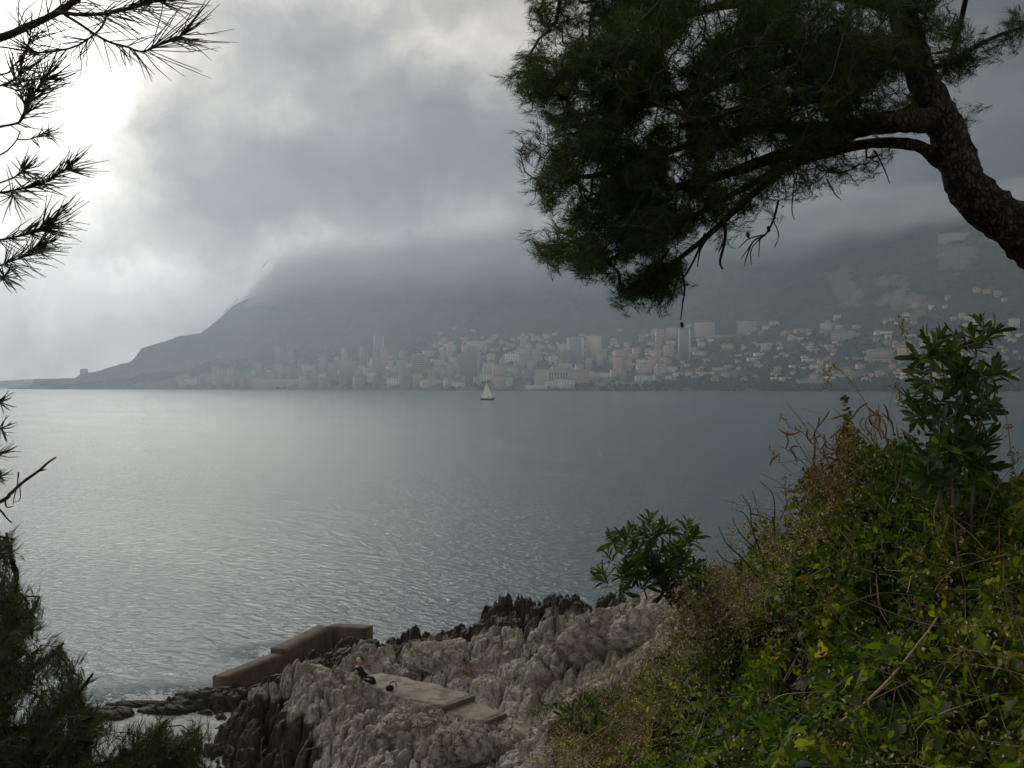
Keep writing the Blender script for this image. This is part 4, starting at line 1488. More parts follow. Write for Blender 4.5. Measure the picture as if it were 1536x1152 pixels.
def grow(skel, skel_r, attr_pts, tip_r, exp=0.42, jitter=0.03, sag=0.0):
    """joins every attractor to the nearest wood, nearest first; returns twig segments and end directions"""
    nodes = [np.array(q) for q in skel]
    base_n = len(nodes)
    A_ = np.asarray(attr_pts)
    d0 = np.full(len(A_), 1e9)
    sk = np.array(skel)
    for i in range(0, len(A_), 500):
        d0[i:i + 500] = np.sqrt(((A_[i:i + 500, None] - sk[None]) ** 2).sum(-1)).min(1)
    order = np.argsort(d0)
    buf = np.zeros((base_n + 2 * len(A_), 3))
    buf[:base_n] = sk
    par = np.full(len(buf), -1)
    n = base_n
    ends = []
    for i in order:
        p = A_[i]
        k = int(np.argmin(((buf[:n] - p) ** 2).sum(-1)))
        q = buf[k]
        mid_ = (p + q) / 2 + rng.normal(size=3) * jitter * np.linalg.norm(p - q) + np.array([0, 0, -sag * np.linalg.norm(p - q)])
        buf[n] = mid_
        par[n] = k
        buf[n + 1] = p
        par[n + 1] = n
        ends.append((n + 1, i))
        n += 2
    cnt_ = np.zeros(n)
    for k, _ in ends:
        cnt_[k] += 1
    for k in range(n - 1, base_n - 1, -1):
        if par[k] >= base_n:
            cnt_[par[k]] += cnt_[k]
    k = np.arange(base_n, n)
    r1 = tip_r * np.maximum(cnt_[k], 1) ** exp
    pr = par[k]
    r0 = np.where(pr >= base_n, tip_r * np.maximum(cnt_[np.maximum(pr, 0)], 1) ** exp, r1 * 1.15)
    r0 = np.minimum(r0, r1 * 1.6)
    leafn = np.array([e for e, _ in ends])
    dirs = unit(buf[leafn] - buf[par[leafn]])
    return buf[pr], buf[k], r0, r1, buf[leafn], dirs


def in_poly(x, y, poly):
    poly = np.asarray(poly, float)
    c_ = np.zeros(len(x), bool)
    j = len(poly) - 1
    for i in range(len(poly)):
        xi, yi = poly[i]
        xj, yj = poly[j]
        hit = ((yi > y) != (yj > y)) & (x < (xj - xi) * (y - yi) / (yj - yi + 1e-12) + xi)
        c_ ^= hit
        j = i
    return c_


def sample_poly(poly, n, dens=None):
    poly = np.asarray(poly, float)
    lo, hi = poly.min(0), poly.max(0)
    xs, ys = [], []
    while sum(map(len, xs)) < n:
        x = rng.uniform(lo[0], hi[0], n * 2)
        y = rng.uniform(lo[1], hi[1], n * 2)
        k = in_poly(x, y, poly)
        if dens is not None:
            k &= rng.random(len(x)) < dens(x, y)
        xs.append(x[k])
        ys.append(y[k])
    return np.concatenate(xs)[:n], np.concatenate(ys)[:n]


def PV(px, py, Y):
    px, py, Y = (np.asarray(q, float) for q in (px, py, Y))
    return np.stack([(px - CX) / FPX * Y, Y, CAMZ - (py - HY) / FPX * Y], -1)


def bark_tube(pts, rad, n=18, m=8, rough=0.16):
    sp = spline(pts, m)
    rr = spline(np.stack([np.asarray(rad)] * 3, -1), m)[:, 0]
    v, f4, f3 = tube_geo(sp, rr, n)
    k = len(sp)
    body_ = v[:k * n].reshape(k, n, 3)
    cen = sp[:, None]
    ii, jj = np.meshgrid(np.arange(k), np.arange(n), indexing='ij')
    dd = 1 + rough * (rng.random((k, n)) - 0.5) + rough * 1.4 * (fbm(ii.ravel() * 0.55, jj.ravel() * 0.8, 71, 3).reshape(k, n) - 0.5)
    v[:k * n] = (cen + (body_ - cen) * dd[..., None]).reshape(-1, 3)
    return v, f3, f4


# --- the big leaning pine on the right
TY = 6.0
trunk_px = [(1745, 1090), (1735, 900), (1700, 690), (1640, 500), (1575, 390), (1515, 335), (1455, 285), (1428, 215), (1398, 150), (1372, 80), (1352, 10), (1335, -60), (1310, -160)]
trunk_r = np.array([70, 60, 54, 48, 45, 42, 37, 34, 30, 27, 24, 20, 11]) * 0.8
tp_ = PV([q[0] for q in trunk_px], [q[1] for q in trunk_px], np.linspace(5.6, 6.2, len(trunk_px)))
pine = empty('pine_tree', (tp_[0][0], tp_[0][1], tp_[0][2] - 0.2), 'large dark leaning pine whose crown hangs over the bay at the upper right', 'tree', 'pines framing the view')
mb = MB()
v, f3, f4 = bark_tube(tp_, trunk_r * TY / FPX, 20, 10, 0.17)
mb.add(v, f3, f4)
mb.build('trunk', M['bark'], pine, True, True)

BOUGHS = [  # pixel path, depth at the ends, radius px at the ends
    ([(1400, 180), (1340, 182), (1290, 192), (1235, 215), (1150, 240), (1060, 270), (960, 290)], 6.0, 5.6, 19, 4),
    ([(1410, 245), (1385, 222), (1345, 214), (1290, 217), (1235, 232), (1180, 250), (1110, 285), (1040, 325), (960, 370), (900, 395)], 6.0, 6.3, 10, 3),
    ([(1368, 70), (1290, 75), (1180, 90), (1060, 130), (950, 160), (850, 175)], 6.0, 5.4, 12, 3),
    ([(1350, 10), (1240, -10), (1100, 5), (980, 30), (880, 20)], 6.0, 6.4, 12, 3),
    ([(1180, 250), (1120, 300), (1060, 355), (1010, 395), (970, 430), (945, 445)], 6.2, 6.0, 6, 2),
    ([(1290, 192), (1200, 190), (1090, 200), (980, 235), (880, 265), (820, 250)], 5.8, 6.6, 9, 3),
    ([(1340, -40), (1200, -90), (1050, -80), (930, -40), (840, -10)], 6.1, 5.8, 12, 3),
    ([(1360, 40), (1300, 130), (1220, 150), (1120, 160), (1020, 190)], 5.9, 5.1, 8, 3),
    ([(1345, -20), (1400, -60), (1450, -40), (1440, 40), (1425, 90), (1400, 140)], 6.1, 6.3, 7, 2),
    ([(1380, 105), (1420, 95), (1460, 72), (1500, 52), (1545, 38)], 6.1, 6.0, 5, 2),
]
skel = []
for (pp, ya, yb, ra, rb) in BOUGHS:
    k = len(pp)
    w3 = PV([q[0] for q in pp], [q[1] for q in pp], np.linspace(ya, yb, k) + np.r_[0, rng.normal(size=k - 2) * 0.12, 0])
    rr = np.linspace(ra, rb, k) * 6.0 / FPX
    mb = MB()
    v, f3, f4 = bark_tube(w3, rr, 9, 6, 0.14)
    mb.add(v, f3, f4)
    mb.build('branch', M['bark'], pine, True, True)
    sp = spline(w3, 10)
    skel += list(sp[6:])

LOBES = [  # outline in photo pixels, tufts, mean depth, spread
    ([(797, -30), (800, 22), (812, 40), (828, 50), (850, 42), (885, 40), (960, 50), (1040, 60), (1040, -30)], 330, 6.1, 0.55),
    ([(880, 60), (862, 62), (846, 78), (826, 88), (798, 78), (784, 82), (776, 95), (763, 120), (768, 132), (782, 160), (796, 172), (832, 182), (860, 196), (930, 200), (990, 160), (980, 90), (930, 55)], 560, 5.6, 0.5),
    ([(862, 200), (840, 196), (800, 196), (778, 198), (772, 215), (784, 244), (800, 262), (806, 290), (790, 312), (788, 328), (797, 352), (803, 378), (820, 394), (850, 398), (880, 410), (905, 408), (950, 388), (1000, 330), (1010, 270), (960, 215)], 780, 6.1, 0.55),
    ([(926, 428), (930, 446), (960, 462), (984, 452), (1003, 430), (1012, 404), (1000, 392), (968, 404)], 120, 6.0, 0.25),
    ([(960, -30), (1350, -30), (1375, 90), (1330, 120), (1240, 160), (1150, 190), (1020, 215), (930, 190), (900, 110)], 1500, 5.8, 0.9),
    ([(940, 190), (1100, 170), (1250, 165), (1290, 190), (1230, 225), (1150, 262), (1080, 305), (1030, 350), (980, 382), (950, 340)], 620, 5.9, 0.7),
    ([(1260, 100), (1370, 100), (1375, 180), (1300, 190), (1240, 175)], 90, 6.0, 0.4),
    ([(1080, 285), (1160, 255), (1250, 232), (1330, 222), (1320, 250), (1250, 262), (1190, 300), (1120, 325), (1070, 350), (1050, 330)], 95, 6.2, 0.3),
    ([(1400, 80), (1440, 70), (1480, 55), (1530, 20), (1545, 40), (1500, 70), (1450, 105), (1420, 110), (1395, 105)], 60, 6.1, 0.12),
    ([(1395, 0), (1430, -10), (1450, 40), (1440, 70), (1400, 60)], 22, 6.2, 0.15),
    ([(1415, 172), (1450, 180), (1456, 190), (1420, 192)], 9, 6.0, 0.05),
    ([(1320, -40), (1400, -40), (1410, 40), (1385, 60)], 60, 5.9, 0.3),
]
att = []
for poly, n, ym, ys in LOBES:
    x, y = sample_poly(poly, n, lambda x, y: np.clip((fbm(x / 42.0, y / 42.0, 801, 3) - 0.30) * 3.2, 0.04, 1))
    cxy = np.mean(poly, 0)
    att.append(PV(x, y, ym + rng.normal(size=n) * ys * 0.55))
att = np.concatenate(att)
p0, p1, r0, r1, tips, tdir_ = grow(skel, None, att, 0.0021, 0.40, 0.10, 0.04)
v, f = segs_geo(p0, p1, r0, r1, 4)
make_obj('twigs', v, f, M['twig'], pine, world=True)
outw = unit(np.stack([-0.7 * np.ones(len(tips)), np.zeros(len(tips)), 0.15 * np.ones(len(tips))], -1))
ax_ = unit(tdir_ * 0.8 + outw * 0.45 + rand_dirs(len(tips)) * 0.45)
sub = np.concatenate([tips, tips + rand_dirs(len(tips)) * 0.07, tips + rand_dirs(len(tips)) * 0.09])
axs = np.concatenate([ax_, unit(ax_ + rand_dirs(len(tips)) * 0.6), unit(ax_ + rand_dirs(len(tips)) * 0.7)])
v, f = needle_cloud(sub, axs, 0.070, 0.0029, 27, 0.75, 0.11)
make_obj('needles', v, f, M['needle'], pine, world=True)

# bare hanging twigs and cones
HANG = [([(1085, 322), (1088, 350), (1086, 368), (1080, 392), (1084, 404)], 3.0), ([(1086, 362), (1078, 378)], 2.0), ([(1168, 300), (1160, 330), (1148, 352), (1130, 362), (1120, 385)], 2.0),
        ([(1148, 352), (1124, 358), (1108, 372)], 1.3), ([(1150, 350), (1128, 372), (1127, 398)], 1.2), ([(1160, 330), (1168, 352), (1162, 372)], 1.1), ([(1120, 385), (1116, 400)], 1), ([(1130, 362), (1112, 388)], 1), ([(1140, 356), (1138, 385)], 1),
        ([(1020, 395), (1027, 430), (1024, 455), (1021, 480)], 1.8), ([(1024, 400), (1010, 440), (1004, 458)], 1.4), ([(1058, 350), (1040, 392), (1020, 425)], 2.4), ([(1072, 345), (1052, 372), (1046, 400)], 1.8), ([(1240, 268), (1252, 290), (1262, 300)], 1.2), ([(1312, 225), (1325, 250), (1335, 275)], 1.5), ([(1190, 285), (1188, 315), (1192, 330)], 1.2)]
mb = MB()
for pp, r in HANG:
    w3 = PV([q[0] for q in pp], [q[1] for q in pp], np.full(len(pp), 6.0))
    sp = spline(w3, 5)
    mb.tube(sp, np.linspace(r, r * 0.5, len(sp)) * 6.0 / FPX, 5, 0.2)
    if len(mb.v) >= 1:
        mb.build('hanging_twig', M['twig'], pine, world=True)
        mb = MB()



def cone_mesh(c_, L, R, axis_):
    axis_ = unit(np.array(axis_, float))
    a, b_ = frame_from(axis_[None])
    a, b_ = a[0], b_[0]
    V, F = [], []
    for i in range(9):
        for j in range(7):
            t_ = (i + 0.5) / 9
            th = 2 * pi * (j / 7 + i * 0.31)
            rr = R * sin(pi * (0.12 + 0.83 * t_)) ** 0.8
            rad = cos(th) * a + sin(th) * b_
            tan_ = -sin(th) * a + cos(th) * b_
            p = c_ + axis_ * (t_ - 0.5) * L
            k = len(V)
            V += [p + rad * rr * 0.45 - tan_ * R * 0.35, p + rad * rr * 0.45 + tan_ * R * 0.35, p + rad * rr * 1.05 + axis_ * L * 0.10 + tan_ * R * 0.16, p + rad * rr * 1.05 + axis_ * L * 0.10 - tan_ * R * 0.16,
                  p + axis_ * L * 0.14]
            F += [(k, k + 1, k + 2), (k, k + 2, k + 3), (k, k + 3, k + 4), (k + 3, k + 2, k + 4), (k + 2, k + 1, k + 4)]
    return np.array(V), np.array(F)


for (px, py) in [(1122, 352), (1153, 343), (1023, 487), (1116, 318)]:
    v, f = cone_mesh(P(px, py, 6.0), 0.035, 0.013, (0.2, 0, -1))
    make_obj('cone', v, f, M['cone'], pine, world=True)

# --- the pine at the left: only its branch ends reach into the picture
LY = 1.75
lt = PV([-330, -335, -325, -345, -330, -340], [2050, 1500, 900, 500, 100, -300], np.full(6, 2.0))
lpine = empty('pine_tree', (lt[0][0], 2.0, 10.2), 'near pine at the left edge whose long-needled branch tips hang before the bright sky', 'tree', 'pines framing the view')
mb = MB()
v, f3, f4 = bark_tube(lt, np.array([0.11, 0.10, 0.09, 0.08, 0.07, 0.05]), 14, 8)
mb.add(v, f3, f4)
mb.build('trunk', M['bark'], lpine, True, True)
# px path, radius px, needles per shoot end: (from fraction, to fraction, count, length px, spread)
LB = [
    ([(-340, 130), (-150, 105), (0, 56), (40, 40), (85, 18), (125, -12), (150, -60)], 7.5, [(0.35, 1.0, 170, 80, 0.8)]),
    ([(85, 18), (120, 21), (160, 19), (200, 10), (235, 0)], 3.4, [(0.15, 1.0, 150, 75, 0.55)]),
    ([(97, 22), (120, 36), (140, 50), (165, 63), (190, 70), (213, 77), (240, 66), (262, 58), (273, 52)], 2.2, [(0.75, 1.0, 34, 78, 0.5), (0.62, 0.70, 22, 95, 0.75), (0.2, 0.55, 20, 62, 0.7)]),
    ([(160, 20), (152, 40), (132, 58), (110, 70), (80, 77), (50, 78), (0, 70), (-120, 60)], 1.9, [(0.0, 0.7, 60, 50, 0.7)]),
    ([(-120, 130), (0, 112), (18, 100), (35, 80), (45, 55)], 1.6, [(0.3, 1.0, 50, 55, 0.8)]),
    ([(-120, 150), (-40, 140), (0, 128), (22, 118), (32, 104)], 1.8, [(0.5, 1.0, 70, 52, 0.7)]),
    ([(-100, 225), (-30, 200), (0, 190), (28, 183), (38, 165), (44, 148), (58, 130), (66, 118)], 2.0, [(0.35, 1.0, 150, 52, 0.7)]),
    ([(28, 183), (36, 165), (34, 150), (26, 128)], 1.4, [(0.2, 1.0, 70, 50, 0.6)]),
    ([(-80, 270), (0, 232), (15, 221), (25, 209), (30, 196)], 1.3, []),
    ([(25, 209), (40, 209), (56, 205), (66, 200)], 1.2, [(0.4, 1.0, 34, 42, 0.45)]),
    ([(-140, 310), (-40, 294), (0, 289), (40, 281), (72, 271), (97, 254)], 1.9, [(0.35, 1.0, 120, 52, 0.55)]),
    ([(-80, 300), (0, 274), (24, 264), (34, 255)], 1.5, [(0.5, 1.0, 60, 50, 0.6)]),
    ([(0, 289), (14, 290), (20, 293)], 1.0, [(0.7, 1.0, 16, 45, 0.8)]),
    ([(-140, 380), (-40, 370), (0, 360), (25, 355), (52, 348), (72, 336)], 2.2, [(0.3, 0.9, 120, 55, 0.6), (0.9, 1.0, 24, 68, 0.45)]),
    ([(-120, 420), (-40, 405), (0, 398), (10, 394), (35, 385), (52, 374)], 2.0, [(0.35, 1.0, 140, 55, 0.65)]),
    ([(-80, 440), (-30, 425), (0, 418), (6, 414)], 1.5, [(0.6, 1.0, 40, 36, 0.6)]),
    ([(-80, 625), (-30, 612), (0, 603)], 1.4, [(0.6, 1.0, 26, 26, 0.6)]),
    ([(-80, 660), (-30, 648), (2, 643)], 1.4, [(0.6, 1.0, 44, 30, 0.7)]),
    ([(-80, 700), (-30, 690), (2, 681)], 1.4, [(0.6, 1.0, 44, 32, 0.6)]),
    ([(-80, 735), (-30, 725), (0, 716)], 1.4, [(0.6, 1.0, 36, 28, 0.6)]),
]
for bi, (pp, r, nd) in enumerate(LB):
    k = len(pp)
    yy = LY + (bi % 5 - 2) * 0.04
    w3 = PV([q[0] for q in pp], [q[1] for q in pp], np.linspace(yy + 0.05, yy - 0.05, k) if bi else np.linspace(2.0, LY, k))
    sp = spline(w3, 8)
    mb = MB()
    mb.tube(sp, np.linspace(r, r * 0.6, len(sp)) * LY / FPX, 8, 0.25)
    br = mb.build('branch', M['twig'], lpine, True, True)
    tg = unit(np.gradient(sp, axis=0))
    VV, FF, nn_ = [], [], 0
    for (a0, a1, cnt_, lp, spread) in nd:
        cnt_ = int(cnt_ * 0.66) if cnt_ > 40 else cnt_
        u_ = a0 + (a1 - a0) * rng.random(cnt_) ** 0.7
        u_[: cnt_ // 4] = a1
        fi = u_ * (len(sp) - 1)
        i0 = np.minimum(fi.astype(int), len(sp) - 2)
        fr_ = (fi - i0)[:, None]
        base_ = sp[i0] * (1 - fr_) + sp[i0 + 1] * fr_
        dirs_ = unit(tg[i0] + np.array([0.1, 0, -0.1]))
        a_, b_ = frame_from(dirs_)
        th = rng.uniform(0, 2 * pi, cnt_)
        th = np.repeat(th[: (cnt_ + 1) // 2], 2)[:cnt_] + rng.normal(size=cnt_) * 0.12       # two needles to a sheath
        ang = spread * rng.uniform(0.45, 1.2, cnt_)
        d_ = np.cos(ang)[:, None] * dirs_ + np.sin(ang)[:, None] * (np.cos(th)[:, None] * a_ + np.sin(th)[:, None] * b_)
        d_[:, 1] *= 0.75
        d_ = unit(d_)
        L = lp * LY / FPX * rng.uniform(0.7, 1.2, cnt_)
        # three-sided bent needles
        bend = unit(np.cross(d_, rand_dirs(cnt_))) * (L * rng.uniform(0.0, 0.10, cnt_))[:, None]
        mid_ = base_ + d_ * (L * 0.55)[:, None] + bend
        tip_ = base_ + d_ * L[:, None]
        w0 = np.full(cnt_, 0.00105)
        for q0, q1, ra, rb in ((base_, mid_, w0, w0 * 0.95), (mid_, tip_, w0 * 0.95, w0 * 0.4)):
            v, f = segs_geo(q0, q1, ra, rb, 3)
            VV.append(v)
            FF.append(f + nn_)
            nn_ += len(v)
    if VV:
        make_obj('needles', np.concatenate(VV), np.concatenate(FF), M['needle_near'], br, world=False).data.transform(__import__('mathutils').Matrix.Translation(-lpine.location))
v, f = cone_mesh(P(72, 336, LY), 0.022, 0.009, (0.5, 0, 1))
make_obj('cone', v, f, M['cone'], lpine, world=True)
mb = MB()
for pp, r in [([(-330, 900), (-120, 822), (0, 753), (15, 741), (35, 723), (60, 705), (72, 694), (84, 686)], 2.6), ([(60, 706), (70, 704)], 1.2), ([(8, 747), (9, 758), (13, 761), (20, 759)], 1.1), ([(28, 708), (26, 728), (22, 744), (20, 756)], 0.9),
              ([(-120, 700), (-30, 742), (0, 765), (10, 777), (18, 784)], 1.6), ([(30, 730), (31, 745), (27, 752), (21, 752)], 0.6)]:
    sp = spline(PV([q[0] for q in pp], [q[1] for q in pp], np.full(len(pp), 1.8)), 6)
    mb.tube(sp, np.linspace(r * 1.3, r * 0.6, len(sp)) * 1.8 / FPX, 6, 0.3)
mb.build('dead_branch', M['twig'], lpine, True, True)

# --- the pine growing up from below at the lower left
QY = 5.2
q_ = PV([-260, -200, -120, -40, 10, 25], [1750, 1500, 1300, 1100, 960, 860], [5.6, 5.5, 5.4, 5.3, 5.2, 5.2])
q_[0, 2] = max(float(ground_z(q_[0, 0], q_[0, 1])[0]) - 0.1, 5.0)
qpine = empty('pine_tree', tuple(q_[0]), 'bushy young pine growing up from the shore slope at the lower left corner', 'tree', 'pines framing the view')
mb = MB()
v, f3, f4 = bark_tube(q_, np.array([0.10, 0.085, 0.07, 0.05, 0.03, 0.012]), 12, 8)
mb.add(v, f3, f4)
mb.build('trunk', M['bark'], qpine, True, True)
QB = [([(-40, 1100), (40, 1090), (100, 1060), (140, 1010)], 6, 2), ([(-120, 1300), (40, 1230), (160, 1160), (220, 1110), (250, 1080)], 7, 2), ([(10, 960), (40, 930), (60, 895)], 6, 2), ([(-80, 1200), (30, 1150), (110, 1120), (150, 1080)], 9, 3),
      ([(40, 1230), (180, 1230), (270, 1160), (295, 1110)], 6, 2), ([(-20, 1040), (30, 1010), (75, 985), (95, 965)], 6, 2), ([(25, 860), (15, 830), (10, 800)], 4, 2)]
skel = []
for pp, ra, rb in QB:
    w3 = PV([q[0] for q in pp], [q[1] for q in pp], QY + rng.normal(size=len(pp)) * 0.08)
    v, f3, f4 = bark_tube(w3, np.linspace(ra, rb, len(pp)) * QY / FPX, 7, 6)
    MB().add(v, f3, f4).build('branch', M['bark'], qpine, True, True)
    skel += list(spline(w3, 8))
QL = [([(-60, 780), (10, 786), (22, 806), (16, 830), (28, 850), (10, 862), (-60, 870)], 70), ([(-60, 868), (40, 872), (62, 880), (72, 900), (60, 925), (70, 945), (40, 960), (-60, 980)], 170), ([(-60, 975), (90, 962), (100, 985), (148, 985), (150, 1010), (135, 1040), (155, 1060), (60, 1100), (-60, 1100)], 360),
      ([(-60, 1080), (150, 1070), (170, 1110), (200, 1085), (215, 1110), (255, 1075), (265, 1100), (300, 1085), (310, 1130), (320, 1200), (-60, 1260)], 620), ([(-60, 1060), (130, 1060), (150, 1240), (-60, 1240)], 300), ([(160, 1120), (205, 1088), (215, 1112), (255, 1078), (262, 1105), (300, 1088), (318, 1180), (160, 1200)], 240)]
att = []
for poly, n in QL:
    x, y = sample_poly(poly, n, lambda x, y: np.clip((fbm(x / 34.0, y / 34.0, 851, 3) - 0.30) * 3.0, 0.03, 1))
    att.append(PV(x, y, QY + rng.normal(size=n) * 0.35))
att = np.concatenate(att)
p0, p1, r0, r1, tips, tdir_ = grow(skel, None, att, 0.0018, 0.42, 0.08, -0.05)
v, f = segs_geo(p0, p1, r0, r1, 4)
make_obj('twigs', v, f, M['twig'], qpine, world=True)
ax_ = unit(tdir_ * 0.5 + np.array([0.18, 0, 0.75]) + rand_dirs(len(tips)) * 0.4)
sub = np.concatenate([tips, tips + rand_dirs(len(tips)) * 0.05])
v, f = needle_cloud(sub, np.concatenate([ax_, unit(ax_ + rand_dirs(len(tips)) * 0.5)]), 0.07, 0.0032, 26, 0.5, 0.15)
make_obj('needles', v, f, M['needle_low'], qpine, world=True)

# ------------------------------------------------------------------ the thicket on the brow, right
HEART_V = np.array([(0, 0, 0), (0.30, -0.10, 0.05), (0.50, 0.18, 0.10), (0.38, 0.55, 0.06), (0, 1.0, -0.10), (-0.38, 0.55, 0.06), (-0.50, 0.18, 0.10), (-0.30, -0.10, 0.05), (0, 0.45, 0.0)])
HEART_F = np.array([(8, 0, 1), (8, 1, 2), (8, 2, 3), (8, 3, 4), (8, 4, 5), (8, 5, 6), (8, 6, 7), (8, 7, 0)])
OVAL_V = np.array([(0, 0, 0), (0.26, 0.35, 0.06), (0.22, 0.75, 0.04), (0, 1.0, -0.06), (-0.22, 0.75, 0.04), (-0.26, 0.35, 0.06), (0, 0.5, 0.0)])
OVAL_F = np.array([(6, 0, 1), (6, 1, 2), (6, 2, 3), (6, 3, 4), (6, 4, 5), (6, 5, 0)])
STRAP_V = np.array([(-0.035, 0, 0), (0.035, 0, 0), (0.11, 0.4, 0.03), (0.135, 0.72, 0.02), (0.08, 0.93, -0.03), (0, 1, -0.05), (-0.08, 0.93, -0.03), (-0.135, 0.72, 0.02), (-0.11, 0.4, 0.03), (0, 0.4, -0.02), (0, 0.72, -0.02)])
STRAP_F = np.array([(0, 1, 9), (1, 2, 9), (9, 2, 10), (2, 3, 10), (10, 3, 4), (10, 4, 5), (10, 5, 6), (10, 6, 7), (7, 8, 10), (8, 9, 10), (0, 9, 8)])


def leaf_frames(d, tilt=0.5):
    """frames with the blade's length along d and its face turned mostly to the sky"""
    d = unit(d)
    up = np.array([0, 0, 1.0]) + rng.normal(size=d.shape) * tilt
    X = unit(np.cross(d, up))
    return X, d, np.cross(X, d)


TH_PTS = [(1560, 735, 3.5), (1480, 690, 3.6), (1375, 655, 3.9), (1300, 640, 4.2), (1235, 675, 4.4), (1165, 770, 4.8), (1110, 840, 5.0), (1050, 885, 4.9), (1010, 950, 6.0), (970, 980, 6.4), (900, 1035, 6.0),
          (840, 1065, 5.4), (830, 1160, 4.3), (1000, 1160, 3.6), (1000, 1060, 4.8), (1150, 1160, 2.9), (1150, 1000, 3.9), (1300, 1160, 2.5), (1300, 950, 3.3), (1450, 1160, 2.3), (1450, 950, 2.8), (1560, 1160, 2.2), (1400, 800, 3.4), (1560, 900, 2.9), (1200, 850, 4.1)]
TH_PTS = np.array(TH_PTS, float)
th_rbf = RBF(TH_PTS[:, :2] / 300.0, TH_PTS[:, 2], 0.0)


def th_depth(px, py):
    b_ = th_rbf(np.stack([px, py], -1) / 300.0)
    return b_ * (1 + 0.13 * (fbm(px / 70.0, py / 70.0, 901, 4) - 0.5) * 2)


TH_POLY = [(832, 1170), (828, 1092), (850, 1072), (900, 1048), (940, 1010), (985, 985), (1008, 955), (1022, 915), (1032, 886), (1076, 866), (1115, 850), (1142, 815), (1172, 782), (1196, 745), (1220, 712), (1240, 690),
           (1272, 676), (1312, 664), (1345, 668), (1375, 690), (1405, 680), (1440, 690), (1478, 712), (1505, 735), (1560, 752), (1580, 1170)]


def sample_thicket(n, jit, depth_front, depth_back, dens=None):
    x, y = sample_poly(TH_POLY, n, dens)
    x = x + rng.normal(size=n) * jit
    y = y + rng.normal(size=n) * jit + 70 * (fbm(x / 46.0, y / 46.0, 955, 3) - 0.5)
    x = x + 60 * (fbm(x / 50.0 + 9, y / 50.0, 957, 3) - 0.5)
    Y = th_depth(x, y) + depth_front + (depth_back - depth_front) * rng.random(n) ** 1.6
    return PV(x, y, Y), x, y


def dryness(x, y):
    """more dead growth along the upper left margin of the thicket"""
    m_ = np.interp(y, [640, 760, 880, 980, 1160], [1290, 1195, 1110, 1010, 870])
    return np.clip(0.5 - (x - m_) / 170.0, 0.03, 1) * (0.35 + 1.1 * fbm(x / 50.0, y / 50.0, 911, 3))


def greenness(x, y):
    return np.clip((1.25 - 0.9 * dryness(x, y)) * np.clip((fbm(x / 60.0, y / 60.0, 921, 4) - 0.26) * 3.2, 0.05, 1), 0.03, 1)


thicket = empty('vine_thicket', tuple(PV([1250], [1200], [3.2])[0] - np.array([0, 0, 0.3])), 'tangled green thicket of climbing vines and weeds filling the lower right of the photo', 'thicket')
thicket['kind'] = 'stuff'
VV, FF, nn_ = [], [], 0


def add_leaves(tv, tf, pos, d, size, tilt):
    global nn_
    X, Yd, Z = leaf_frames(d, tilt)
    v, f = scatter(tv, tf, pos, X, Yd, Z, size)
    VV.append(v)
    FF.append(f + nn_)
    nn_ += len(v)


n = 40000
p, x, y = sample_thicket(n, 9, -0.15, 0.75, greenness)
add_leaves(OVAL_V, OVAL_F, p, rand_dirs(n) + np.array([0, -0.3, -0.1]), rng.uniform(0.012, 0.030, n), 0.8)
n = 8000
p, x, y = sample_thicket(n, 8, -0.15, 0.6, greenness)
add_leaves(HEART_V, HEART_F, p, rand_dirs(n) + np.array([0, -0.35, -0.35]), rng.uniform(0.018, 0.042, n), 0.7)
# leafy shoots standing out of the mass
m_ = 150
p, x, y = sample_thicket(m_, 4, -0.1, 0.2, lambda x, y: np.clip(1.2 - np.abs(dryness(x, y) - 0.4) * 1.5, 0.05, 1))
for k in range(m_):
    d = unit(rng.normal(size=3) * np.array([0.6, 0.4, 0.3]) + np.array([-0.35, 0, 0.8]))
    L = rng.uniform(0.10, 0.30)
    q = rng.random(24) ** 0.8
    pp_ = p[k] + d * (q * L)[:, None] + rng.normal(size=(24, 3)) * 0.008
    add_leaves(OVAL_V, OVAL_F, pp_, rand_dirs(24) + d, rng.uniform(0.014, 0.032, 24), 0.8)
# bigger leaves low down, close to the viewer
n = 420
p, x, y = sample_thicket(n, 4, -0.22, 0.2, lambda x, y: greenness(x, y) * sstep(850, 1020, y) * sstep(930, 1050, x))
add_leaves(HEART_V, HEART_F, p, rand_dirs(n) + np.array([0, -0.5, -0.45]), rng.uniform(0.035, 0.058, n), 0.7)
make_obj('leaves', np.concatenate(VV), np.concatenate(FF), M['leaf'], thicket, world=True)
# dead leaves and woody stuff inside, which closes the gaps
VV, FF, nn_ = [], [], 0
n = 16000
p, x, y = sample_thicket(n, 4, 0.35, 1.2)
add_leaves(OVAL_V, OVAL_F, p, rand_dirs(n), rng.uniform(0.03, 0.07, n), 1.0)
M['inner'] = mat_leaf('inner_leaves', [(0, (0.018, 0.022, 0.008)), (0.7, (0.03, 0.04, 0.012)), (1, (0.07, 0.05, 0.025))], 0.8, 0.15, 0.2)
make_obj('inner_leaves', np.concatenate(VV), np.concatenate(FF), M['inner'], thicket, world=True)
# dry flower heads
n = 2400
p, x, y = sample_thicket(n, 12, -0.25, 0.2, lambda x, y: np.clip(dryness(x, y) * 1.3 - 0.02, 0.02, 1))
per = 12
c_ = np.repeat(p, per, 0) + rng.normal(size=(n * per, 3)) * np.array([0.016, 0.016, 0.022])
X, Yd, Z = leaf_frames(rand_dirs(n * per), 1.0)
v, f = scatter(OVAL_V, OVAL_F, c_, X, Yd, Z, rng.uniform(0.006, 0.015, n * per))
make_obj('dry_flowers', v, f, M['dry'], thicket, world=True)
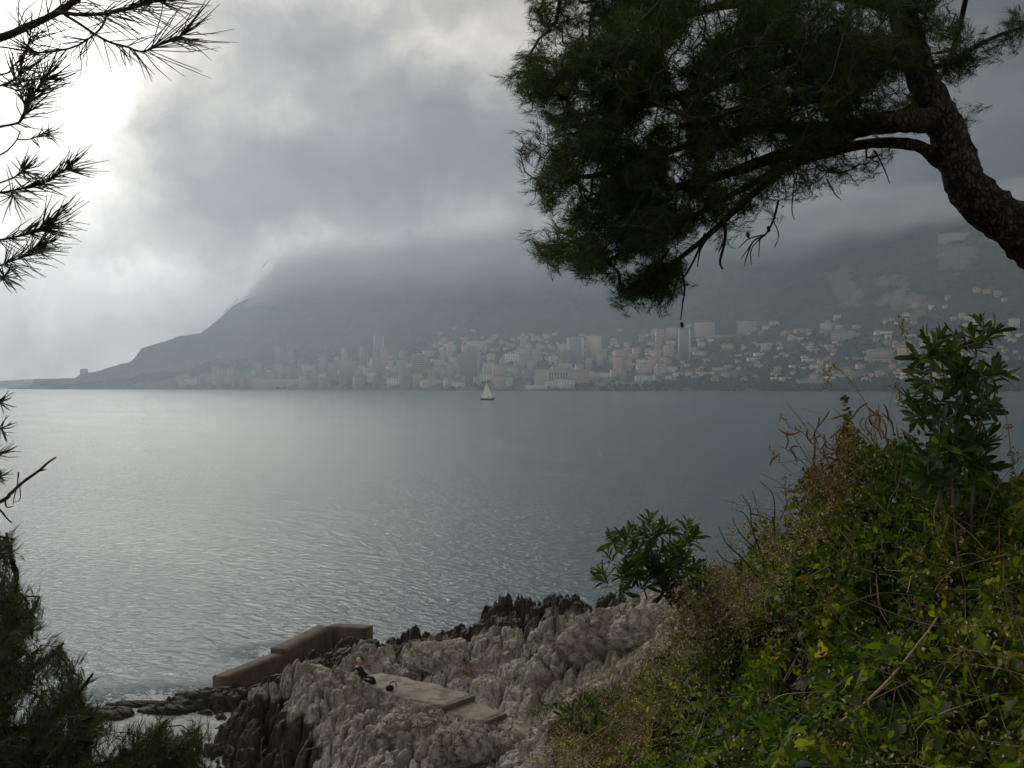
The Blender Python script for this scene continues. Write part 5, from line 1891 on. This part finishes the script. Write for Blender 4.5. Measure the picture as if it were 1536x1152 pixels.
# weeds round the foot of the left shrub
n = 260
x, y = sample_poly([(1000, 900), (1030, 872), (1075, 852), (1110, 850), (1120, 900), (1080, 960), (1010, 985), (975, 985)], n)
p = PV(x, y, 4.75 + rng.normal(size=n) * 0.12)
c_ = np.repeat(p, 9, 0) + rng.normal(size=(n * 9, 3)) * np.array([0.02, 0.02, 0.025])
X, Yd, Z = leaf_frames(rand_dirs(n * 9), 1.0)
v, f = scatter(OVAL_V, OVAL_F, c_, X, Yd, Z, rng.uniform(0.008, 0.02, n * 9))
make_obj('dry_weeds', v, f, M['dry'], thicket, world=True)
# dry stems crossing the leaves
SV, SF, sn = [], [], 0
p, x, y = sample_thicket(1000, 10, -0.2, 0.2, lambda x, y: np.clip(dryness(x, y) + 0.06, 0, 1))
for k in range(len(p)):
    L = rng.uniform(0.06, 0.32)
    d = unit(rng.normal(size=3) * np.array([1, 0.5, 1]) + np.array([-0.25, 0, 0.35]))
    q = [p[k], p[k] + d * L * 0.5 + rng.normal(size=3) * L * 0.10, p[k] + d * L + rng.normal(size=3) * L * 0.12]
    sp = spline(q, 3)
    r = rng.uniform(0.0007, 0.0018)
    v, f = segs_geo(sp[:-1], sp[1:], np.full(len(sp) - 1, r), np.full(len(sp) - 1, r * 0.8), 3)
    SV.append(v)
    SF.append(f + sn)
    sn += len(v)
make_obj('dry_stems', np.concatenate(SV), np.concatenate(SF), M['drystem'], thicket, world=True)

# dry grass and weeds rooted on the slope between rocks and thicket
n = 5200
gx_, gy_ = rng.uniform(-0.5, 9, n * 6), rng.uniform(9, 34, n * 6)
gpx = gx_ / gy_ * FPX + CX
keep = (rng.random(n * 6) < np.clip((fbm(gx_ * 0.9, gy_ * 0.9, 931, 3) - 0.42) * 5, 0, 1)) & (gx_ > 0.9 + 0.16 * np.maximum(gy_ - 20, 0)) & (gpx > 800)
gx_, gy_ = gx_[keep][:n], gy_[keep][:n]
n = len(gx_)
gzz = ground_z(gx_, gy_)
SV, SF, sn = [], [], 0
per = 14
b0 = np.repeat(np.stack([gx_, gy_, gzz], -1), per, 0) + rng.normal(size=(n * per, 3)) * np.array([0.09, 0.09, 0.02])
d = unit(rng.normal(size=(n * per, 3)) * 0.7 + np.array([0, 0, 0.8]))
X, Yd, Z = leaf_frames(d, 1.0)
L = rng.uniform(0.06, 0.22, n * per)
v, f = scatter(NEED_V, NEED_F3, b0, X, Yd, Z, np.stack([np.full(n * per, 0.008), L, L], -1))
o = make_obj('dry_grass', v, f, M['dry'])
tag(o, 'dry brown grass and weeds growing between the pale rocks and the green thicket', 'dry grass', kind='stuff')


# ------------------------------------------------------------------ shrubs with rosettes of strap leaves
def rosette_shrub(name, label, base, stems, tips, leaf, per, mat, rad, group=None, up=0.5):
    root = empty(name, tuple(base), label, 'shrub', group)
    skel = []
    mb = MB()
    for s_ in stems:
        sp = spline(s_, 8)
        mb.tube(sp, np.linspace(rad, rad * 0.5, len(sp)), 6, 0.2)
        skel += list(sp[4:])
    p0, p1, r0, r1, tp_, td = grow(skel, None, tips, rad * 0.22, 0.42, 0.06, -0.03)
    v, f = segs_geo(p0, p1, r0, r1, 5)
    mb.add(v, f4=f)
    mb.build('stems', M['dead'], root, world=True)
    n = len(tp_) * per
    ax = unit(td * 0.7 + np.array([0, 0, up]) + rand_dirs(len(tp_)) * 0.25)
    idx = np.repeat(np.arange(len(tp_)), per)
    a, b_ = frame_from(ax)
    th = np.tile(np.arange(per) * 2.399, len(tp_)) + rng.uniform(0, 1, n)
    lay = np.tile(np.arange(per) / per, len(tp_))
    ang = 1.35 - 1.0 * lay + rng.normal(size=n) * 0.14
    d = np.cos(ang)[:, None] * ax[idx] + np.sin(ang)[:, None] * (np.cos(th)[:, None] * a[idx] + np.sin(th)[:, None] * b_[idx])
    pos = tp_[idx] + ax[idx] * ((lay - 0.6) * leaf * 0.7)[:, None]
    X = unit(np.cross(d, ax[idx] + rng.normal(size=(n, 3)) * 0.15))
    Z = np.cross(X, d)
    v, f = scatter(STRAP_V, STRAP_F, pos, X, unit(d), Z, leaf * rng.uniform(0.5, 1.2, n) * (1 - 0.35 * lay))
    make_obj('leaves', v, f, mat, root, world=True)
    return root


Y = 3.2
x, y = sample_poly([(1372, 640), (1382, 575), (1372, 530), (1388, 505), (1440, 515), (1462, 500), (1482, 492), (1494, 520), (1500, 590), (1492, 660), (1465, 730), (1390, 730), (1360, 670)], 74)
x = np.r_[x, 1392, 1440, 1472, 1490, 1366, 1488, 1460, 1382]
y = np.r_[y, 512, 506, 488, 500, 605, 560, 515, 560]
tips = PV(x, y, Y + rng.normal(size=len(x)) * 0.12)
stems = [PV([1450, 1440, 1428, 1440, 1465], [1020, 860, 720, 600, 530], [Y + .15, Y + .1, Y, Y, Y]), PV([1445, 1425, 1410, 1400, 1395], [1020, 860, 740, 620, 540], [Y + .2, Y + .1, Y - .05, Y, Y]), PV([1455, 1455, 1462, 1478], [1020, 830, 700, 600], [Y + .2, Y + .1, Y + .05, Y])]
rosette_shrub('leafy_shrub', 'tall leafy shrub with narrow glossy leaves rising above the thicket against the far town', (stems[0][0][0], Y + .15, float(ground_z(stems[0][0][0], Y)[0])), stems, tips, 0.076, 11, M['gloss'], 0.0065, 'glossy-leaved shrubs')
Y = 5.0
x, y = sample_poly([(900, 862), (912, 838), (916, 808), (945, 795), (975, 782), (1000, 782), (1035, 790), (1028, 830), (1008, 862), (970, 882), (930, 880)], 40)
x2, y2 = sample_poly([(975, 850), (1040, 820), (1050, 890), (1000, 900)], 26)
x, y = np.r_[x, x2], np.r_[y, y2]
x = np.r_[x, 905, 914, 920, 948, 975, 1000, 1032, 1042, 1030, 905, 935]
y = np.r_[y, 860, 835, 812, 800, 784, 790, 792, 806, 815, 872, 888]
tips = PV(x, y, Y + rng.normal(size=len(x)) * 0.14)
stems = [PV([1060, 1040, 1015, 990, 965], [1000, 905, 865, 835, 815], [Y + .35, Y + .15, Y, Y - .05, Y]), PV([1062, 1035, 990, 950, 930], [1000, 905, 880, 862, 855], [Y + .35, Y + .15, Y, Y, Y - .1]), PV([1064, 1042, 1030, 1025], [1000, 905, 860, 825], [Y + .35, Y + .15, Y + .05, Y])]
rosette_shrub('leafy_shrub', 'rounded leafy shrub with narrow dark leaves standing over the rocks against the water', (stems[0][0][0], Y + .1, float(ground_z(stems[0][0][0], Y)[0])), stems, tips, 0.090, 12, M['gloss'], 0.0065, 'glossy-leaved shrubs')
Y = 4.9
x, y = sample_poly([(832, 1082), (848, 1060), (880, 1048), (905, 1052), (920, 1075), (890, 1098), (850, 1096)], 15)
tips = PV(x, y, Y + rng.normal(size=len(x)) * 0.1)
stems = [PV([905, 900, 880], [1200, 1110, 1080], [Y, Y, Y]), PV([905, 905, 900], [1200, 1110, 1070], [Y, Y, Y])]
rosette_shrub('leafy_shrub', 'low sprawling narrow-leaved shrub beside the path at the left edge of the thicket', (stems[0][0][0], Y, float(ground_z(stems[0][0][0], Y)[0])), stems, tips, 0.07, 11, M['gloss'], 0.005, 'glossy-leaved shrubs', 0.2)

# ------------------------------------------------------------------ the dried pod shrub
Y = 4.0
root = empty('pod_shrub', tuple(P(1335, 1050, Y)), 'withered shrub hung with curled brown seed pods above the thicket, left of the tall shrub', 'shrub')
stems = [PV([1335, 1330, 1290, 1250, 1210], [900, 760, 705, 672, 632], np.full(5, Y)), PV([1335, 1335, 1310, 1280, 1250], [900, 740, 670, 640, 612], np.full(5, Y + .05)), PV([1338, 1345, 1338, 1320, 1318], [900, 750, 680, 640, 606], np.full(5, Y - .05)), PV([1332, 1315, 1270, 1225, 1188], [900, 790, 740, 705, 650], np.full(5, Y))]
mb = MB()
for s_ in stems:
    sp = spline(s_, 8)
    mb.tube(sp, np.linspace(0.005, 0.0018, len(sp)), 5, 0.2)
mb.build('stems', M['drystem'], root, world=True)
allp = np.concatenate([spline(s_, 10)[14:] for s_ in stems])
for k in range(98):
    b0 = allp[rng.integers(len(allp))] + rng.normal(size=3) * np.array([0.035, 0.05, 0.03])
    L = rng.uniform(0.05, 0.095)
    d = unit(np.array([rng.normal() * 0.55, rng.normal() * 0.4, -0.75 + rng.normal() * 0.45]))
    cv = unit(np.cross(d, rand_dirs(1)[0])) * L * rng.uniform(0.08, 0.25)
    sp = spline([b0, b0 + d * L * 0.5 + cv, b0 + d * L], 4)
    kk = len(sp)
    rr = 0.0042 * np.sin(np.linspace(0.12, pi - 0.12, kk)) ** 0.5
    v, f4, f3 = tube_geo(sp, rr, 5, 0.15)
    make_obj('pod', v, [f4, f3], M['pod'], root, world=True)

# dry flower stalks standing up out of the thicket
STK = [([(1440, 640), (1400, 590), (1372, 545), (1360, 520), (1353, 478)], [(1353, 482), (1350, 492), (1356, 500)], 3.3, 'dry flower stalk rising highest, its brown tip at the left of the tall shrub'),
       ([(1320, 680), (1305, 620), (1288, 588), (1265, 560), (1248, 548), (1241, 565)], [(1252, 548), (1243, 556), (1240, 568), (1241, 580)], 4.0, 'dry flower stalk bent over like a hook before the far shore wall'),
       ([(1400, 660), (1372, 630), (1352, 600), (1344, 575)], [(1344, 578), (1349, 590), (1352, 606)], 3.5, 'short dry flower stalk with a white thread hanging from it, left of the tall shrub'),
       ([(1240, 690), (1205, 650), (1185, 640), (1170, 620)], [(1183, 650), (1172, 628), (1198, 640)], 4.2, 'thin dry flower stalk left of the pod shrub, leaning over the water'),
       ([(1230, 720), (1200, 690), (1172, 670), (1160, 676)], [(1160, 678), (1163, 684)], 4.2, 'drooping dry flower stalk ending in one brown head over the water'),
       ([(1205, 800), (1182, 760), (1178, 730), (1178, 710)], [(1178, 715), (1176, 728), (1180, 740)], 4.5, 'upright dry flower stalk below the pod shrub'),
       ([(1540, 760), (1520, 700), (1512, 640), (1505, 605)], [(1512, 640), (1518, 680), (1524, 690)], 3.2, 'thin dry flower stalk at the right edge of the photo, right of the tall shrub')]
for pp, heads, Y, lab in STK:
    w3 = PV([q[0] for q in pp], [q[1] for q in pp], np.full(len(pp), Y))
    root = empty('dry_stalk', tuple(w3[0]), lab, 'dry stalk', 'dry flower stalks above the thicket')
    sp = spline(w3, 6)
    MB().tube(sp, np.linspace(0.0024, 0.0012, len(sp)), 5, 0.2).build('stem', M['drystem'], root, world=True)
    hp3 = np.array([P(a, b_, Y) for a, b_ in heads])
    c_ = np.repeat(hp3, 22, 0) + rng.normal(size=(len(heads) * 22, 3)) * 0.009
    X, Yd, Z = leaf_frames(rand_dirs(len(c_)), 1.0)
    v, f = scatter(OVAL_V, OVAL_F, c_, X, Yd, Z, rng.uniform(0.007, 0.015, len(c_)))
    make_obj('flower_head', v, f, M['dry'], root, world=True)

# bare dark twigs fanning out left of the thicket
root = empty('bare_shrub', tuple(P(1165, 960, 4.9)), 'leafless dark twiggy shrub fanning out over the water at the left side of the thicket', 'shrub')
mb = MB()
for pp in [[(1160, 900), (1140, 830), (1120, 775), (1103, 765)], [(1160, 900), (1120, 845), (1090, 815), (1078, 790)], [(1162, 900), (1150, 820), (1138, 770), (1128, 735)], [(1165, 900), (1162, 800), (1160, 745), (1140, 722)], [(1163, 880), (1130, 800), (1125, 762), (1112, 742)],
           [(1162, 890), (1105, 850), (1085, 838), (1075, 825)], [(1140, 830), (1110, 800), (1098, 775)], [(1150, 820), (1172, 775), (1185, 745)], [(1125, 770), (1145, 775), (1165, 785)]]:
    sp = spline(PV([q[0] for q in pp], [q[1] for q in pp], 4.9 + rng.normal() * 0.08 + np.zeros(len(pp))), 6)
    mb.tube(sp, np.linspace(0.0042, 0.0016, len(sp)), 5, 0.2)
mb.build('twigs', M['twig'], root, world=True)
hp3 = PV(rng.uniform(1085, 1200, 60), rng.uniform(745, 830, 60), np.full(60, 4.9))
hp3 = hp3[(hp3[:, 0] / hp3[:, 1] * FPX + CX) > 1330 - 0.30 * (HY - (hp3[:, 2] - CAMZ) / hp3[:, 1] * FPX)]
c_ = np.repeat(hp3, 16, 0) + rng.normal(size=(len(hp3) * 16, 3)) * 0.013
X, Yd, Z = leaf_frames(rand_dirs(len(c_)), 1.0)
v, f = scatter(OVAL_V, OVAL_F, c_, X, Yd, Z, rng.uniform(0.006, 0.014, len(c_)))
make_obj('dry_flowers', v, f, M['dry'], root, world=True)

# one long woody shoot lying across the leaves
sp = spline(PV([1262, 1300, 1340, 1375, 1400, 1410], [1082, 1052, 1012, 968, 935, 915], np.array([2.55, 2.5, 2.55, 2.6, 2.65, 2.7])), 8)
o = MB().tube(sp, np.linspace(0.0042, 0.0022, len(sp)), 6, 0.15).build('woody_shoot', M['drystem'])
tag(o, 'long brown woody shoot slanting across the green leaves at the lower right', 'shoot')

# leafless saplings in front of the rocks at the bottom
for pps, Y, lab in [([[(396, 1300), (394, 1190), (392, 1120), (396, 1105)], [(392, 1130), (400, 1122)]], 13.0, 'single thin bare stem at the bottom, left of the forked bare stems before the rocks'),
                    ([[(440, 1300), (432, 1190), (422, 1130), (424, 1116)], [(436, 1200), (446, 1140), (466, 1105), (476, 1078), (472, 1068)], [(440, 1180), (452, 1150), (450, 1128)], [(455, 1125), (480, 1120)]], 13.0, 'forked pale bare stems standing before the rocks at the bottom'),
                    ([[(532, 1300), (530, 1180), (536, 1140), (542, 1118)], [(530, 1160), (520, 1140)]], 14.0, 'thin bare twig at the bottom, right of the forked bare stems')]:
    w3 = [PV([q[0] for q in pp], [q[1] for q in pp], np.full(len(pp), Y)) for pp in pps]
    g0 = w3[0][0].copy()
    g0[2] = float(ground_z(g0[0], g0[1])[0])
    w3[0] = np.concatenate([[g0], w3[0]])
    root = empty('bare_sapling', tuple(g0), lab, 'sapling', 'bare stems before the rocks')
    for s_ in w3:
        sp = spline(s_, 5)
        MB().tube(sp, np.linspace(0.014, 0.006, len(sp)), 5, 0.2).build('stem', M['dead'], root, world=True)


# small plants rooted in the rocks by the path
def rock_plant(px, Y, r, n, mat, label, woody=True):
    x0 = (px - CX) / FPX * Y
    g0 = np.array([x0, Y, float(ground_z(x0, Y)[0])])
    root = empty('rock_plant', tuple(g0), label, 'plant', 'small plants among the rocks')
    tips = g0 + unit(rng.normal(size=(n, 3)) * np.array([1, 1, 0.6]) + np.array([0, 0, 0.7])) * (r * rng.uniform(0.5, 1.1, n))[:, None]
    p0, p1, r0, r1, tp_, td = grow([g0, g0 + np.array([0, 0, r * 0.15])], None, tips, 0.006, 0.45, 0.12)
    v, f = segs_geo(p0, p1, r0, r1, 4)
    make_obj('stems', v, f, M['twig'], root, world=True)
    if mat is not None:
        m_ = n * 9
        pos = np.repeat(tp_, 9, 0) + rng.normal(size=(m_, 3)) * r * 0.12
        X, Yd, Z = leaf_frames(rand_dirs(m_) + np.array([0, 0, 0.5]), 0.7)
        v, f = scatter(STRAP_V, STRAP_F, pos, X, Yd, Z, rng.uniform(0.10, 0.2, m_))
        make_obj('leaves', v, f, mat, root, world=True)


rock_plant(752, 31.2, 0.75, 46, None, 'leafless dark bush spreading over the rocks beside the path steps')
rock_plant(835, 28.0, 0.7, 40, M['gloss'], 'dark green bush beside the lowest path slab')
rock_plant(798, 36.5, 0.35, 14, M['gloss'], 'small green tuft growing from a cleft in the pale rocks behind the path')
rock_plant(700, 37.0, 0.28, 10, M['pod'], 'small rust-brown tuft on the pale rocks behind the path')
rock_plant(655, 30.6, 0.4, 22, None, 'grey leafless tuft on the rocks in front of the path')
